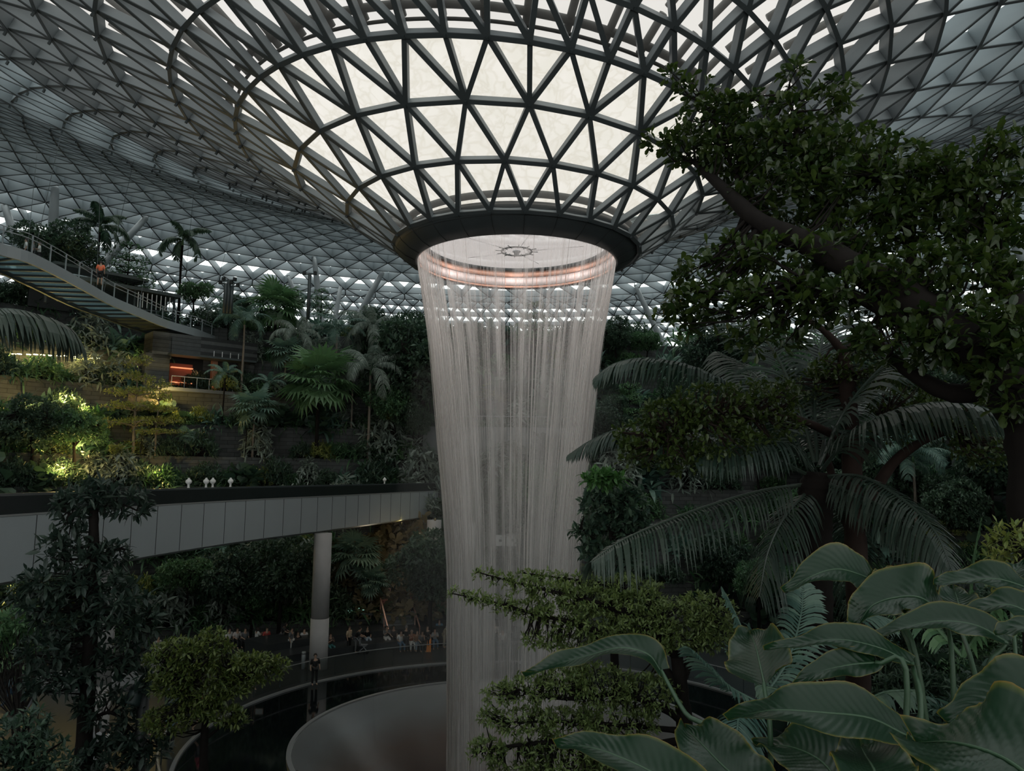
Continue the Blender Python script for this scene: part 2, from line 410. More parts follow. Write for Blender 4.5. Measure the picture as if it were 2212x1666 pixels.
# gutter and curb that ring the wet part of the funnel, above the glass
m = MB()
ths = np.linspace(0, 2*PI, 157)
for rr_, rad, up in ((12.35,.16,.5),(12.12,.07,.25)):
    P = np.array([roofp(rr_, t_)+np.array([0,0,up]) for t_ in ths]); m.tube(P, rad, 8, False)
m.build('gutter', M['gutter'], roof, True)
m = MB()
for i, j in shade:
    p, q = NV[i]+nrm[i]*.42, NV[j]+nrm[j]*.42
    s_ = np.cross(q-p, nrm[i]); s_ /= np.linalg.norm(s_)
    m.tube(np.array([p+(q-p)*.12+s_*.16, q+s_*.16]), .15, 7)
m.build('sunshade_tube', M['gutter'], roof, True)
# ================================================================== OCULUS
oc = empty('oculus', (0,0,22.33), 'dark round collar of the roof funnel with copper inner band and pale spoked cap', 'oculus')
zz = -22.33
def L(prof, name, mat, seg=120, closed=True, parent=oc, sm_=True):
    m = MB(); m.lathe([(r_, z_+12+zz) for r_, z_ in prof], seg, closed=closed); return m.build(name, mat, parent, sm_)
L([(5.75,11.45),(5.98,11.22),(6.0,10.98),(5.86,10.78),(5.84,10.76),(5.45,10.45),(4.98,10.24),(4.90,10.26),(4.88,10.36),(5.2,10.7),(5.5,11.3)], 'collar', M['collar'])
m = MB()
for i in range(26):
    t_ = ph[0]+i*2*PI/26
    c_, s_ = math.cos(t_), math.sin(t_)
    P = np.array([(6.006*c_,6.006*s_,11.0+12+zz),(5.865*c_,5.865*s_,10.77+12+zz),(5.46*c_,5.46*s_,10.445+12+zz),(5.0*c_,5.0*s_,10.235+12+zz)])
    m = MB(); m.tube(P, .014, 4); m.build('seam', M['black'], oc)
m = MB(); m.tube(np.array([(5.862*math.cos(t_),5.862*math.sin(t_),10.80+12+zz) for t_ in np.linspace(0,2*PI,121)]), .022, 5, False)
m.build('vent_slot', M['black'], oc)
L([(4.86,10.30),(4.86,10.42),(4.83,10.42),(4.83,10.30)], 'lower_trim', M['copper'])
L([(4.84,10.43),(4.80,10.88),(4.77,10.88),(4.80,10.43)], 'band_panel', M['pinkpanel'])
m = MB()
for i in range(52):
    t_ = i*2*PI/52; c_, s_ = math.cos(t_), math.sin(t_)
    m = MB(); m.bar((4.79*c_,4.79*s_,10.43+12+zz), (4.76*c_,4.76*s_,10.88+12+zz), .02); m.build('band_joint', M['copper'], oc)
L([(4.76,10.90),(4.68,10.92),(4.70,11.18),(4.78,11.2)], 'copper_trough', M['copper'])
L([(4.70,11.20),(4.55,11.22),(4.50,11.36),(4.70,11.4)], 'upper_ring', M['steel_dark'])
m = MB(); m.lathe([(4.9,11.30+12+zz),(4.5,11.34+12+zz),(3.5,11.24+12+zz),(2,11.08+12+zz),(.6,11.0+12+zz),(.02,11.0+12+zz)], 96)
m.build('frosted_cap', M['pane_cap'], oc, True)
m = MB(); m.lathe([(.72,10.93+12+zz),(.78,10.93+12+zz),(.78,10.99+12+zz),(.72,10.99+12+zz)], 40, closed=True)
for i in range(12):
    t_ = i*2*PI/12+.1; c_, s_ = math.cos(t_), math.sin(t_)
    m.bar((.55*c_,.55*s_,10.96+12+zz), (1.05*c_,1.05*s_,10.97+12+zz), .03)
for i in range(5):
    t_ = i*2*PI/5+1.2; c_, s_ = math.cos(t_), math.sin(t_)
    m.bar((.8*c_,.8*s_,11.0+12+zz), (3.3*c_,3.3*s_,11.2+12+zz), .015)
m.build('spoke_ring', M['steel_dark'], oc)
m = MB(); m.lathe([(.02,10.75+12+zz),(.12,10.76+12+zz),(.13,10.9+12+zz),(.2,10.93+12+zz),(.2,10.99+12+zz),(.02,11+12+zz)], 20); m.build('hub', M['steel'], oc, True)
m = MB(); m.tube(np.array([(5.55*math.cos(t_), 5.55*math.sin(t_), 11.85+12+zz) for t_ in np.linspace(0,2*PI,121)]), .17, 8, False); m.build('drain_trough', M['gutter'], oc, True)
# ================================================================== WATERFALL
WZ = [-13.8,-4.2,-1.6,2.8,6.2,8.7,10.0,10.5]; WR = [2.90,3.07,3.30,3.80,4.18,4.62,4.86,4.90]
wf = empty('waterfall', (0,0,0), 'tall round curtain of falling water pouring from the oculus into the pool', 'waterfall')
wf['category'] = 'waterfall'
def watermat(name, col, tr):
    m_, nt_, b_ = newmat(name)
    b_.inputs['Base Color'].default_value = (*col,1); b_.inputs['Roughness'].default_value = .35
    t_ = N(nt_, 'ShaderNodeBsdfTranslucent'); t_.inputs['Color'].default_value = (*col,1)
    mx_ = N(nt_, 'ShaderNodeMixShader'); mx_.inputs[0].default_value = tr
    nt_.links.new(b_.outputs[0], mx_.inputs[1]); nt_.links.new(t_.outputs[0], mx_.inputs[2]); nt_.links.new(mx_.outputs[0], nt_.nodes['Material Output'].inputs[0])
    return m_
M['strand'] = watermat('falling_water', (.93,.90,.88), .45)
zs = np.linspace(10.45, -15.6, 40)
m = MB()
ang0 = RS.uniform(0, 2*PI, 9000)
# clumps around the rim: strands gather in thicker ropes
den = .05+.42*np.clip(.5+.5*np.sin(ang0*9+1.3)*np.cos(ang0*4.0-.6)+.45*np.sin(ang0*23+2), 0, 1)**1.4
for c_, w_ in ((R(196),R(10)),(R(212),R(6)),(R(-28),R(10)),(R(-8),R(11)),(R(160),R(6))):
    dd = np.abs((ang0-c_+PI) % (2*PI)-PI); den = den+3.2*np.exp(-(dd/w_)**2)
ang = ang0[RS.uniform(0, 2.2, len(ang0)) < den][:520]
for A_ in ang:
    z1 = 10.45 if RS.rand() < .55 else RS.uniform(-6, 10)
    z0 = -15.6 if RS.rand() < .75 else RS.uniform(-14, z1-3)
    nseg = max(4, int((z1-z0)/1.6)); z_ = np.linspace(z1, max(z0,-15.6), nseg)
    if z1-z0 < 1: continue
    rr_ = np.interp(z_, WZ, WR)
    dr = RS.uniform(-.42, .05); f_ = np.clip((10.5-z_)/9, 0, 1)
    a_ = A_+RS.normal(0,.012)*f_+np.cumsum(RS.normal(0,.0035,nseg))*f_
    rr_ = rr_+dr*f_+np.cumsum(RS.normal(0,.012,nseg))*f_
    P = np.stack([rr_*np.cos(a_), rr_*np.sin(a_), z_+12], 1)
    w0 = RS.uniform(.004,.012); wv = w0*(.7+.9*f_)*RS.uniform(.5,1.4,nseg); wv[-1] *= .2; 
    if z1 < 10.3: wv[0] *= .2
    m.tube(P, wv, 3, False)
m.build('water_strand', M['strand'], wf, True)['kind'] = 'stuff'
# thin veil of spray between the strands
mv, nt, b_ = newmat('water_veil'); nt.nodes.remove(b_)
tc = N(nt,'ShaderNodeTexCoord'); sp = N(nt,'ShaderNodeSeparateXYZ'); nt.links.new(tc.outputs['Object'], sp.inputs[0])
a2 = N(nt,'ShaderNodeMath',operation='ARCTAN2'); nt.links.new(sp.outputs[1], a2.inputs[0]); nt.links.new(sp.outputs[0], a2.inputs[1])
fa = []
for fr, zf in ((7,.05),(42,.13),(120,.5)):
    mu = N(nt,'ShaderNodeMath',operation='MULTIPLY'); mu.inputs[1].default_value = fr; nt.links.new(a2.outputs[0], mu.inputs[0])
    mz = N(nt,'ShaderNodeMath',operation='MULTIPLY'); mz.inputs[1].default_value = zf; nt.links.new(sp.outputs[2], mz.inputs[0])
    cx = N(nt,'ShaderNodeCombineXYZ'); nt.links.new(mu.outputs[0], cx.inputs[0]); nt.links.new(mz.outputs[0], cx.inputs[1])
    no = N(nt,'ShaderNodeTexNoise'); no.inputs['Scale'].default_value = 1; no.inputs['Detail'].default_value = 2; nt.links.new(cx.outputs[0], no.inputs['Vector']); fa.append(no)
s1 = N(nt,'ShaderNodeMath',operation='ADD'); nt.links.new(fa[0].outputs['Fac'], s1.inputs[0]); nt.links.new(fa[1].outputs['Fac'], s1.inputs[1])
s2 = N(nt,'ShaderNodeMath',operation='MULTIPLY_ADD'); s2.inputs[1].default_value = .6; nt.links.new(fa[2].outputs['Fac'], s2.inputs[0]); nt.links.new(s1.outputs[0], s2.inputs[2])
mr = N(nt,'ShaderNodeMapRange'); mr.inputs['From Min'].default_value = 1.15; mr.inputs['From Max'].default_value = 1.62; mr.inputs['To Min'].default_value = .0; mr.inputs['To Max'].default_value = .68
nt.links.new(s2.outputs[0], mr.inputs['Value'])
ab = N(nt,'ShaderNodeMath',operation='COSINE'); nt.links.new(a2.outputs[0], ab.inputs[0]); ab2 = N(nt,'ShaderNodeMath',operation='ABSOLUTE'); nt.links.new(ab.outputs[0], ab2.inputs[0])
ab3 = N(nt,'ShaderNodeMath',operation='POWER'); ab3.inputs[1].default_value = 3; nt.links.new(ab2.outputs[0], ab3.inputs[0])
ab4 = N(nt,'ShaderNodeMath',operation='MULTIPLY_ADD'); ab4.inputs[1].default_value = .85; ab4.inputs[2].default_value = .45; nt.links.new(ab3.outputs[0], ab4.inputs[0])
ab5 = N(nt,'ShaderNodeMath',operation='MULTIPLY'); nt.links.new(ab4.outputs[0], ab5.inputs[0]); nt.links.new(mr.outputs[0], ab5.inputs[1]); mr = ab5
zr = N(nt,'ShaderNodeMapRange'); zr.inputs['From Min'].default_value = 20; zr.inputs['From Max'].default_value = 4; zr.inputs['To Min'].default_value = 0; zr.inputs['To Max'].default_value = .10
nt.links.new(sp.outputs[2], zr.inputs['Value']); za = N(nt,'ShaderNodeMath',operation='ADD'); nt.links.new(mr.outputs[0], za.inputs[0]); nt.links.new(zr.outputs[0], za.inputs[1]); mr = za
tp = N(nt,'ShaderNodeBsdfTransparent'); df = N(nt,'ShaderNodeBsdfDiffuse'); df.inputs['Color'].default_value = (.93,.90,.88,1); tl = N(nt,'ShaderNodeBsdfTranslucent'); tl.inputs['Color'].default_value = (.93,.90,.88,1)
m1 = N(nt,'ShaderNodeMixShader'); m1.inputs[0].default_value = .5; nt.links.new(df.outputs[0], m1.inputs[1]); nt.links.new(tl.outputs[0], m1.inputs[2])
m2 = N(nt,'ShaderNodeMixShader'); nt.links.new(mr.outputs[0], m2.inputs[0]); nt.links.new(tp.outputs[0], m2.inputs[1]); nt.links.new(m1.outputs[0], m2.inputs[2])
nt.links.new(m2.outputs[0], nt.nodes['Material Output'].inputs[0])
for dr in (0,-.22):
    m = MB(); z_ = np.linspace(10.45,-15.6,30); m.lathe([(np.interp(q, WZ, WR)+dr*min(1,(10.5-q)/8), q+12) for q in z_], 128)
    m.build('water_veil', mv, wf, True)
# ------------------------------------------------------------------ spray hanging round the foot of the falls
mm_ = bpy.data.materials.new('spray_mist'); mm_.use_nodes = True; nt = mm_.node_tree; nt.nodes.remove(nt.nodes['Principled BSDF'])
vs = N(nt, 'ShaderNodeVolumeScatter'); vs.inputs['Color'].default_value = (.93,.95,.96,1); vs.inputs['Density'].default_value = .013; vs.inputs['Anisotropy'].default_value = 0
nt.links.new(vs.outputs[0], nt.nodes['Material Output'].inputs['Volume'])
m = MB(); m.lathe([(0,.2),(6.2,.2),(6.4,3),(6.0,8),(5.4,13),(5.0,17),(0,17.5)], 48)
mo = m.build('spray_mist', mm_, None, True); tag(mo, 'thin grey spray hanging around the lower half of the waterfall', 'mist', kind='stuff')
# ================================================================== GROUND, POOL
m = MB(); m.lathe([(14.35,0),(19.4,0),(34,0)], 160, R(-60), R(270)); 
m.lathe([(14.35,0),(20,0)], 60, R(-150), R(-60))
fl = struct('floor', m, M['floor']); tag(fl, 'dark wet stone paving around the black pool', 'floor')
m = MB(); m.lathe([(9.98,-.06),(14.35,-.06)], 128)
pw = m.build('pool_water', M['water']); tag(pw, 'still black ring of pool water between basin rim and paving', 'water', kind='structure')
m = MB(); m.lathe([(14.33,-.3),(14.33,.03),(14.50,.03),(14.50,-.3)], 160, closed=True)
o = struct('trim_1', m, M['rim']); tag(o, 'pale thin outer edge of the black pool', 'pool edge')
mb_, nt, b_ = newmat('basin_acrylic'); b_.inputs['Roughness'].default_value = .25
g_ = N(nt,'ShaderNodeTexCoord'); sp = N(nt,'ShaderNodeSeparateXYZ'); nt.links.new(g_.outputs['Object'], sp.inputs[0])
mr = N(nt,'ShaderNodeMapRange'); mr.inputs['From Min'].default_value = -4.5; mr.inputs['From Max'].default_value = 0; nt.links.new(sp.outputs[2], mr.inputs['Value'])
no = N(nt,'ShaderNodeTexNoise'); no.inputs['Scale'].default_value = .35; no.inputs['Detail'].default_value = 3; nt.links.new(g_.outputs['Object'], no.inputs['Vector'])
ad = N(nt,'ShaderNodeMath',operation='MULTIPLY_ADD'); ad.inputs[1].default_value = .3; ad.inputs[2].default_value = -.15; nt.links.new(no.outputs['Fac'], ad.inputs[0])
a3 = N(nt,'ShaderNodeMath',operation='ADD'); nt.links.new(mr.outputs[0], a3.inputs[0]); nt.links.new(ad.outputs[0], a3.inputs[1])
cr = N(nt,'ShaderNodeValToRGB'); e = cr.color_ramp.elements; e[0].position = .1; e[0].color = (.05,.03,.022,1); e[1].position = .85; e[1].color = (.17,.18,.18,1)  # brown copper reflection and lit grey top put into the wall colour
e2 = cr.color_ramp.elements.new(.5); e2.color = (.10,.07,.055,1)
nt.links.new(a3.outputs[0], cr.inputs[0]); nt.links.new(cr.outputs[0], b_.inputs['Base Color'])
ba = empty('pool_basin', (0,0,-.1), 'round sunken basin with grey curved walls, brown reflection painted in, under the waterfall', 'basin')
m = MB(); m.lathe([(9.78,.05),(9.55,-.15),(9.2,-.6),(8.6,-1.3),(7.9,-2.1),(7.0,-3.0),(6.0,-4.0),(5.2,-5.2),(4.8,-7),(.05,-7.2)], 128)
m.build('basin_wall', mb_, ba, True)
m = MB(); m.lathe([(9.78,-.1),(9.78,.14),(9.98,.14),(9.98,-.1)], 160, closed=True); m.build('basin_rim', M['rim'], ba)
# glass balustrade round the pool
rl = empty('pool_balustrade', (0,0,0), 'low curved glass balustrade with thin rail around the black pool', 'balustrade')
m = MB(); m.lathe([(14.90,.05),(14.90,1.08)], 160); m.build('glass_panel', M['railglass'], rl, True)
m = MB(); m.lathe([(14.87,1.08),(14.94,1.08),(14.94,1.12),(14.87,1.12)], 160, closed=True); m.build('handrail', M['rim'], rl)
for i in range(48):
    t_ = i*2*PI/48
    if math.sin(t_) < -.75: continue
    m = MB(); m.box((14.92*math.cos(t_),14.92*math.sin(t_),.55), (.05,.03,1.08), t_); m.build('post', M['steel_dark'], rl)
# ================================================================== TERRACES
sect = [('left', 112, 236), ('back', 66, 112), ('right', -50, 66)]
for nm, p0, p1 in sect:
    mw = MB(); ms_ = MB(); na_ = (p1-p0)*2
    zprev = 0; prev = None
    phs = np.linspace(p0, p1, na_+1)
    offs = np.array([off(p_) for p_ in phs]); fr = np.array([front(p_) for p_ in phs])
    ca, sa = np.cos(np.radians(phs)), np.sin(np.radians(phs))
    for q, (rw, zt) in enumerate(STEPS):
        ro_ = rw+offs; zb = zprev*(1-fr); zt_ = zt*(1-fr)+fr*0
        Vb = np.stack([ro_*ca, ro_*sa, zb-.3], 1); Vt = np.stack([ro_*ca, ro_*sa, zt_], 1)
        Vi = np.stack([(ro_+.3)*ca, (ro_+.3)*sa, zt_], 1)
        rn = (STEPS[q+1][0] if q+1 < len(STEPS) else 86)
        Vo = np.stack([(rn+offs*(1 if q+1 < len(STEPS) else 0))*ca, (rn+offs*(1 if q+1 < len(STEPS) else 0))*sa, zt_-.06], 1)
        i = np.arange(na_); n_ = na_+1
        F = np.stack([i, i+1, i+1+n_, i+n_], 1)
        mw.add(np.concatenate([Vb, Vt]), [F]); mw.add(np.concatenate([Vt, Vi]), [F]); mw.add(np.concatenate([Vi, Vi-np.array([0,0,.5])]), [F])
        ms_.add(np.concatenate([Vi-np.array([0,0,.06]), Vo]), [F])
        zprev = zt
    o = struct('wall_'+nm, mw, M['brick']); tag(o, {'left':'stepped dark stone retaining walls on the left hillside','back':'stepped dark stone retaining walls behind the waterfall','right':'stepped dark stone retaining walls on the right hillside'}[nm], 'retaining wall')
    o2 = ms_.build('planting_bed', M['soil'], o)
# the slope the camera stands on
m = MB(); xs = np.linspace(-34, 44, 80); ys = np.linspace(-50, -10, 60)
V = []; 
for y in ys:
    for x in xs:
        r_ = math.hypot(x, y); V.append((x, y, 10.4*sm(19, 34.5, r_)-(.02 if r_ > 19 else 1)))
i, j = np.meshgrid(np.arange(59), np.arange(79), indexing='ij'); q = (i*80+j).ravel()
m.add(V, [np.stack([q, q+1, q+81, q+80], 1)])
o = m.build('near_slope', M['soil'], fl)
# amphitheatre seating tiers
for t_i, (r0, r1, z) in enumerate(((19.4,21.2,.45),(21.2,23.98,.9))):
    m = MB(); m.lathe([(r0,0),(r0,z),(r1,z),(r1,0)], 90, R(70), R(138), closed=True)
    o = m.build('seating_step', M['floor']); tag(o, ['lower curved dark stone seating step behind the pool','upper curved dark stone seating step behind the pool'][t_i], 'seating step', kind=None)
# ================================================================== LEAF TEMPLATES
def arr(*a): return np.array(a, float)
T_DIA = (arr((0,0,0),(-.24,.5,.05),(0,1,-.05),(.24,.5,.05)), [np.array([(0,3,2),(0,2,1)])])
T_LAN = (arr((0,0,0),(-.11,.3,.04),(0,.3,0),(.11,.3,.04),(-.12,.62,.03),(0,.62,.0),(.12,.62,.03),(0,1,-.07)), [np.array([(0,2,1),(0,3,2),(4,5,7),(5,6,7)]), np.array([(1,2,5,4),(2,3,6,5)])])
T_SPN = (arr((0,0,0),(-.07,.25,.01),(.07,.25,.01),(-.23,.66,.05),(0,.66,0),(.23,.66,.05),(-.16,.92,.02),(0,1,-.03),(.16,.92,.02)), [np.array([(0,2,1)]), np.array([(1,2,5,3),(3,4,7,6),(4,5,8,7)])[:, :]])
T_SPN = (T_SPN[0], [np.array([(0,2,1),(1,2,4),(1,4,3),(2,5,4)]), np.array([(3,4,7,6),(4,5,8,7)])])
def strap(n, w, droop):          # long arching leaf of n segments
    t = np.linspace(0, 1, n+1); ww = w*np.sin(np.clip(t*.9+.12,0,1)*PI)**.7; ww[-1] = .002
    y = np.sin(t*droop)/droop; z = (np.cos(t*droop)-1)/droop
    V = np.stack([np.concatenate([-ww, ww]), np.concatenate([y, y]), np.concatenate([z, z])], 1)
    i = np.arange(n); return V, [np.stack([i, i+n+1, i+n+2, i+1], 1)]
T_STR = strap(4, .045, 1.3); T_STW = strap(4, .09, 1.1)
def unit(n, rs=RS):
    v = rs.normal(size=(n,3)); return v/np.linalg.norm(v, axis=1)[:,None]
def whorls(mb, P, D, k, size, T, spread=1.1, wsc=None, jit=.35, up=.25):
    """k leaves fanned round each twig tip P pointing D"""
    n = len(P); D = D/(np.linalg.norm(D, axis=1)[:,None]+1e-9)
    ref = unit(n); A = np.cross(D, ref); A /= np.linalg.norm(A, axis=1)[:,None]+1e-9; B = np.cross(D, A)
    ang = (np.arange(k)[None,:]+RS.uniform(-.3,.3,(n,k)))*2*PI/k
    s = np.sin(spread+RS.normal(0,.2,(n,k)))[...,None]; c = np.cos(spread+RS.normal(0,.2,(n,k)))[...,None]
    d = c*D[:,None,:]+s*(np.cos(ang)[...,None]*A[:,None,:]+np.sin(ang)[...,None]*B[:,None,:])
    d = d+RS.normal(0, jit*.4, d.shape); d[...,2] += up*.4
    p = P[:,None,:]+RS.normal(0, size*.18, d.shape)
    U = np.array([0,0,1.])+RS.normal(0,.35,(n*k,3))
    sc = size*RS.uniform(.6,1.2,n*k)
    mb.inst(T[0], T[1], p.reshape(-1,3), d.reshape(-1,3), U, sc, wsc)
def blob_tips(blobs, dens):
    P = []; D = []
    for (c, rx, ry, rz) in blobs:
        n = max(3, int(dens*(rx*ry*rz)**(2/3.)))
        u = unit(n); rad = RS.uniform(.45, 1.0, n)**.6
        P.append(np.array(c)+u*rad[:,None]*np.array([rx,ry,rz])); D.append(u*np.array([1,1,.6])+np.array([0,0,.35]))
    return np.concatenate(P), np.concatenate(D)
def twigs(mb, P, limbpts, every=3, r=.012, sag=.1):
    L_ = np.array(limbpts)
    for p in P[::every]:
        q = L_[np.argmin(((L_-p)**2).sum(1)+0*L_[:,0])]
        mid = (p+q)/2+np.array([0,0,-sag*np.linalg.norm(p-q)])+RS.normal(0,.06*np.linalg.norm(p-q)+.001,3)
        mb.tube(np.array([q, (q+mid)/2+RS.normal(0,.02,3), mid, (mid+p)/2, p]), np.array([2.2,1.7,1.3,1,.5])*r, 4, False)
def dens_poly(pts, n=8):
    pts = np.array(pts, float); t = np.linspace(0, len(pts)-1, (len(pts)-1)*n+1); k = np.arange(len(pts))
    return np.stack([np.interp(t, k, pts[:,i]) for i in range(pts.shape[1])], 1)
def smooth_poly(pts, n=6):
    pts = [np.array(p, float) for p in pts]; P = [2*pts[0]-pts[1]]+pts+[2*pts[-1]-pts[-2]]; out = []
    for i in range(1, len(P)-2):
        for t in np.linspace(0, 1, n, endpoint=False):
            a_, b_, c_, d_ = P[i-1:i+3]
            out.append(.5*((2*b_)+(-a_+c_)*t+(2*a_-5*b_+4*c_-d_)*t*t+(-a_+3*b_-3*c_+d_)*t**3))
    out.append(P[-2]); return np.array(out)
def tree(name, limbs, blobs, dens, k, size, T, mats, label, cat='tree', group=None, every=3, spread=1.1, twr=.012, wsc=None, loc=None, jit=.35, up=.25, fol='foliage'):
    """limbs: list of (polyline, radii); blobs: (centre, rx, ry, rz); all in the frame of loc"""
    loc = np.zeros(3) if loc is None else np.array(loc, float)
    e_ = empty(name, loc, label, cat, group)
    mt = MB(); lp = []
    for pts, rad in limbs:
        sp_ = smooth_poly([np.array(p)-loc for p in pts], 6); rr_ = np.interp(np.linspace(0,1,len(sp_)), np.linspace(0,1,len(rad)), rad)
        mt.tube(sp_, rr_*(1+RS.normal(0,.04,len(sp_))), 10); lp += list(sp_[2:])
    bl = [(np.array(c)-loc, a_, b_, c2) for c, a_, b_, c2 in blobs]
    P, D = blob_tips(bl, dens)
    if every: twigs(mt, P, lp, every, twr)
    mt.build('trunk', mats[0], e_, True)
    mf = MB(); whorls(mf, P, D, k, size, T, spread, wsc, jit, up); mf.build(fol, mats[1], e_)
    return e_
# ================================================================== PROTOTYPES (base at the origin)
def p_round(name, h, cr, mats, seed, size=.30, T=T_DIA, dens=150):
    rg = random.Random(seed); bl = []
    for i in range(9):
        a_ = rg.uniform(0,2*PI); q = rg.uniform(.1,.75)*cr
        bl.append(((q*math.cos(a_), q*math.sin(a_), h-cr*.6+rg.uniform(-.5,.5)*cr*.8), cr*.5, cr*.5, cr*.32))
    limbs = [([(0,0,0),(.1,.05,h*.35),(-.1,.1,h*.62),(0,0,h*.85)], [.14,.11,.08,.04])]
    for i in range(5):
        a_ = i*2*PI/5+.4; limbs.append(([(0,.05,h*.5),(cr*.3*math.cos(a_),cr*.3*math.sin(a_),h*.66),(cr*.6*math.cos(a_),cr*.6*math.sin(a_),h*.8)], [.07,.05,.02]))
    return tree(name, limbs, bl, dens, 5, size, T, mats, None, 'tree', every=4)
def p_tier(name, h, cr, mats, seed, tiers=5, z0=.4, size=.22, dens=70):
    rg = random.Random(seed); bl = []; limbs = [([(0,0,0),(.08,0,h*.4),(-.05,.05,h*.7),(0,0,h*.98)], [.12,.09,.06,.02])]
    for i in range(tiers):
        z = h*(z0+(1-z0)*i/(tiers-1.)); cc = cr*(1-.55*(i/(tiers-1.))**1.5)
        for j in range(6):
            a_ = j*2*PI/6+rg.uniform(-.3,.3); q = cc*rg.uniform(.45,.75)
            bl.append(((q*math.cos(a_), q*math.sin(a_), z+rg.uniform(-.12,.12)*h*.2), cc*.42, cc*.42, .22))
            limbs.append(([(0,0,z-.3),(q*.6*math.cos(a_),q*.6*math.sin(a_),z-.1),(q*1.3*math.cos(a_),q*1.3*math.sin(a_),z)], [.04,.03,.01]))
        bl.append(((0,0,z+.1), cc*.4, cc*.4, .2))
    return tree(name, limbs, bl, dens, 5, size, T_DIA, mats, None, 'tree', every=5)
def p_shrub(name, r_, h, mat, k, size, T, n, spread=1.0, cat='shrub', up=.3, wsc=None, fol='foliage'):
    e_ = empty(name, (0,0,0), None, cat)
    u = unit(n); u[:,2] = np.abs(u[:,2]); P = u*np.array([r_,r_,h])*RS.uniform(.35,1,n)[:,None]**.5
    mf = MB(); whorls(mf, P, u+np.array([0,0,.4]), k, size, T, spread, wsc, .35, up); mf.build(fol, mat, e_)
    ms_ = MB()
    for p in P[::max(1,n//22)]: ms_.tube(np.array([(0,0,-.05), p*np.array([.4,.4,.5]), p]), [.03,.02,.008], 4)
    ms_.build('stem', M['bark'], e_)
    return e_
def frond_mesh(L_, droop, n, ll, lw, hang, rise=.6, seed=0, seg=3, gap=0.0):
    """arching feather frond starting at the origin along +X"""
    rg = np.random.RandomState(seed); m_ = MB()
    s = np.linspace(0, 1, 24); ang_ = rise-droop*s**1.3
    dx = np.cos(ang_)*L_/23; dz = np.sin(ang_)*L_/23
    P = np.stack([np.cumsum(dx)-dx[0], .03*np.sin(s*5)*L_*.3, np.cumsum(dz)-dz[0]], 1)
    m_.tube(P, np.linspace(.035,.006,24)*L_/3, 5)
    feather(m_, P, n, ll, lw, hang, rg, seg, .14)
    return m_
def feather(m_, P, n, ll, lw, hang, rg, seg=3, s0=.12, side=None, vee=.35):
    s = np.linspace(0, 1, len(P)); t = np.linspace(s0, 1, n)
    C_ = np.stack([np.interp(t, s, P[:,i]) for i in range(3)], 1)
    Tn = np.gradient(P, axis=0); Tn = np.stack([np.interp(t, s, Tn[:,i]) for i in range(3)], 1); Tn /= np.linalg.norm(Tn, axis=1)[:,None]
    for sd in (-1, 1):
        S = np.cross(Tn, np.array([0,0,1.]))*sd; S /= np.linalg.norm(S, axis=1)[:,None]+1e-9
        ln = ll*np.sin(np.clip((t-s0)/(1-s0)*.86+.14, 0, 1)*PI)**.55*rg.uniform(.85,1.1,n)
        lean = .35+.55*t
        D = S+Tn*lean[:,None]+np.array([0,0,1.])*vee+rg.normal(0,.06,(n,3)); D /= np.linalg.norm(D, axis=1)[:,None]
        q = np.linspace(0, 1, seg+1)
        V = []; wv = lw*np.array([.45]+[1.0]*(seg-1)+[.05])
        g = np.array([0,0,-1.])
        for i_, qq in enumerate(q):
            c = C_+D*(ln*qq*(1-.25*hang*qq))[:,None]+g*(ln*hang*qq**2*.8)[:,None]
            wdir = Tn+D*0
            V.append(c-wdir*wv[i_]/2); V.append(c+wdir*wv[i_]/2)
        V = np.stack(V, 1); o = (np.arange(n)*2*(seg+1))[:,None]
        F = [np.stack([2*i_+o[:,0], 2*i_+1+o[:,0], 2*i_+3+o[:,0], 2*i_+2+o[:,0]], 1) for i_ in range(seg)]
        m_.add(V.reshape(-1,3), [np.concatenate(F)])
def fan_mesh(L_, pet, nseg, seed=0):
    rg = np.random.RandomState(seed); m_ = MB()
    m_.tube(np.array([(0,0,0),(pet*.6,0,pet*.12),(pet,0,0)]), [.03,.02,.015], 5)
    for i in range(nseg):
        a_ = (i/(nseg-1.)-.5)*R(250); l_ = L_*(1-.25*abs(i/(nseg-1.)-.5)*2)*rg.uniform(.9,1.05)
        d = np.array([math.cos(a_), math.sin(a_), 0]); w_ = np.array([-d[1], d[0], 0])*L_*.075
        V = [(pet,0,0)]; c = np.array([pet,0,0.])
        p1 = c+d*l_*.55+(0,0,.03); p2 = c+d*l_+np.array([0,0,-.22*l_])
        V = np.array([c, p1-w_+(0,0,.03), p1, p1+w_+(0,0,.03), p2]); m_.add(V, [np.array([(0,2,1),(0,3,2),(1,2,4),(2,3,4)])])
    return m_
PROTO_FR = {}
